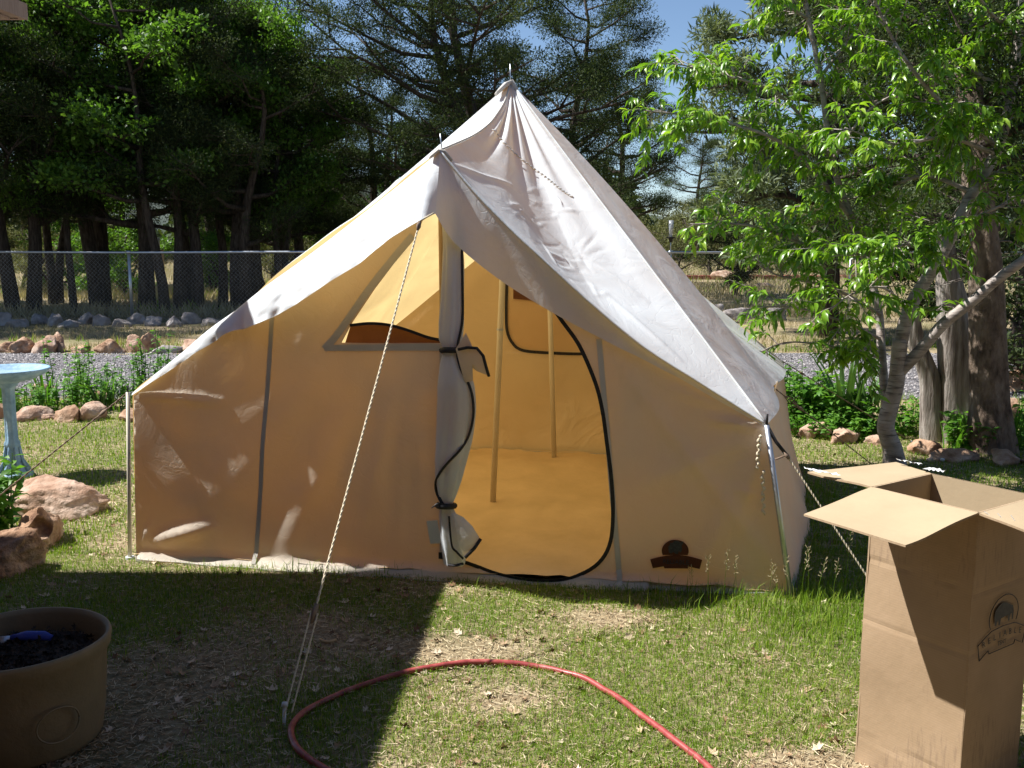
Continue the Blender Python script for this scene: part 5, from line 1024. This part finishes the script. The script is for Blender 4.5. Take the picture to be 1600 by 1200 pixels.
N = 2600; y = rng.uniform(2.2, 7.5, N); x = rng.uniform(-1, 1, N) * (y * .555); k = (rng.uniform(0, 1, N) < np.clip(.8 - gdens(x, y), .08, 1)) & ~mask_tent(x, y, .05); x, y = x[k], y[k]; N = len(x)
CL = np.array([(0, 0, .0), (.30, .15, .16), (.16, .30, .03), (.42, .48, .20), (.15, .62, .02), (.10, 1, .22), (-.10, .78, .05), (-.30, .80, .24), (-.20, .5, .04), (-.42, .33, .2), (-.14, .2, .02)]); CF = [(0, 1, 2), (0, 2, 10), (2, 3, 4), (2, 4, 10), (4, 5, 6), (4, 6, 8), (4, 8, 10), (6, 7, 8), (8, 9, 10)]
v, f = scatter(CL, CF, np.stack([x, y, np.full(N, .008)], 1), rot_frames(norm(np.concatenate([rng.normal(size=(N, 2)), rng.normal(size=(N, 1)) * .15], 1)), .5, rng), rng.uniform(.015, .05, N)); link('dead_leaf_litter', me_np('dead_leaf_litter', v, f), 'litter', kind='stuff')
# soil crumbs in the pot
N = 500; a = rng.uniform(0, 6.28, N); r_ = .22 * np.sqrt(rng.uniform(0, 1, N)); v, f = scatter(CL, CF, np.stack([r_ * np.cos(a), r_ * np.sin(a), rng.uniform(.275, .295, N)], 1), rot_frames(norm(rng.normal(size=(N, 3)) * np.array([1, 1, .3])), .8, rng), rng.uniform(.012, .035, N)); link('leaf_debris', me_np('leaf_debris', v, f), 'bark', pot, kind='stuff')
# seed-head grasses at the tent's right front corner
rng2 = random.Random(4)
for i, (px, py, h) in enumerate([(1083, 940, .16), (1105, 945, .22), (1130, 948, .26), (1150, 950, .24), (1200, 955, .22), (1215, 960, .20), (1228, 962, .26), (1250, 958, .30), (1262, 955, .28), (1275, 950, .22), (1320, 940, .34), (1300, 945, .2)]):
    o = empty('seed_grass', 'flowering grass stalk before the tent, %s from the left' % ordn[i], 'grass stalk', gz(px, py, 0), 'seed stalks at the right tent corner'); ln = rng2.uniform(-.03, .04)
    mb = MB(); mb.tube([(0, 0, 0), (ln * .3, 0, h * .5), (ln, 0, h)], [.0012, .001, .0006], 4); mb.build('stem', 'grass', o)
    mb = MB()
    for k in range(14): t = .66 + .34 * k / 13; c = Vector((ln * t, 0, h * t)); e = c + Vector((rng2.uniform(-.014, .014), rng2.uniform(-.014, .014), rng2.uniform(.0, .014))); mb.tube([c, e, e + Vector((0, 0, .007))], [.0004, .0018, .0004], 4, cap=False)
    mb.build('seed_head', 'drygrass', o)
# dry grass beyond the driveway
def tufts(N, y0, y1, h0, h1, wd, m, name, sel=None):
    y = y0 + (y1 - y0) * rng.uniform(0, 1, N) ** 1.2; x = rng.uniform(-1, 1, N) * (y * .58); 
    if sel is not None: k = sel(x, y); x, y = x[k], y[k]; N = len(x)
    h = rng.uniform(h0, h1, N) * (.5 + .5 * rng.uniform(0, 1, N)); a = rng.uniform(0, 6.28, N); tx = x + rng.normal(0, .35, N) * h; ty = y + rng.normal(0, .35, N) * h; c, s_ = np.cos(a) * wd, np.sin(a) * wd
    V = np.stack([np.stack([x - c, y - s_, np.zeros(N)], 1), np.stack([x + c, y + s_, np.zeros(N)], 1), np.stack([tx, ty, h], 1)], 1).reshape(-1, 3); return link(name, me_np(name, V, np.arange(N * 3).reshape(-1, 3)), m, kind='stuff')
tufts(30000, 14.2, 21, .05, .16, .006, 'drygrass', 'verge_grass', lambda x, y: fbm2(x, y, 8, .5, 3) > -.1)
tufts(6000, 14.2, 16, .08, .22, .008, 'grass', 'verge_grass', lambda x, y: fbm2(x, y, 18, 1.5, 3) > .25)
tufts(110000, 21, 85, .15, .42, .014, 'drygrass', 'field_grass', lambda x, y: fbm2(x, y, 12, .3, 3) > -.35)
tufts(16000, 21, 60, .1, .4, .02, 'grass', 'field_grass', lambda x, y: fbm2(x, y, 15, .3, 3) > .25)
tufts(5000, 9.0, 9.9, .04, .14, .005, 'grass', 'bed_grass');
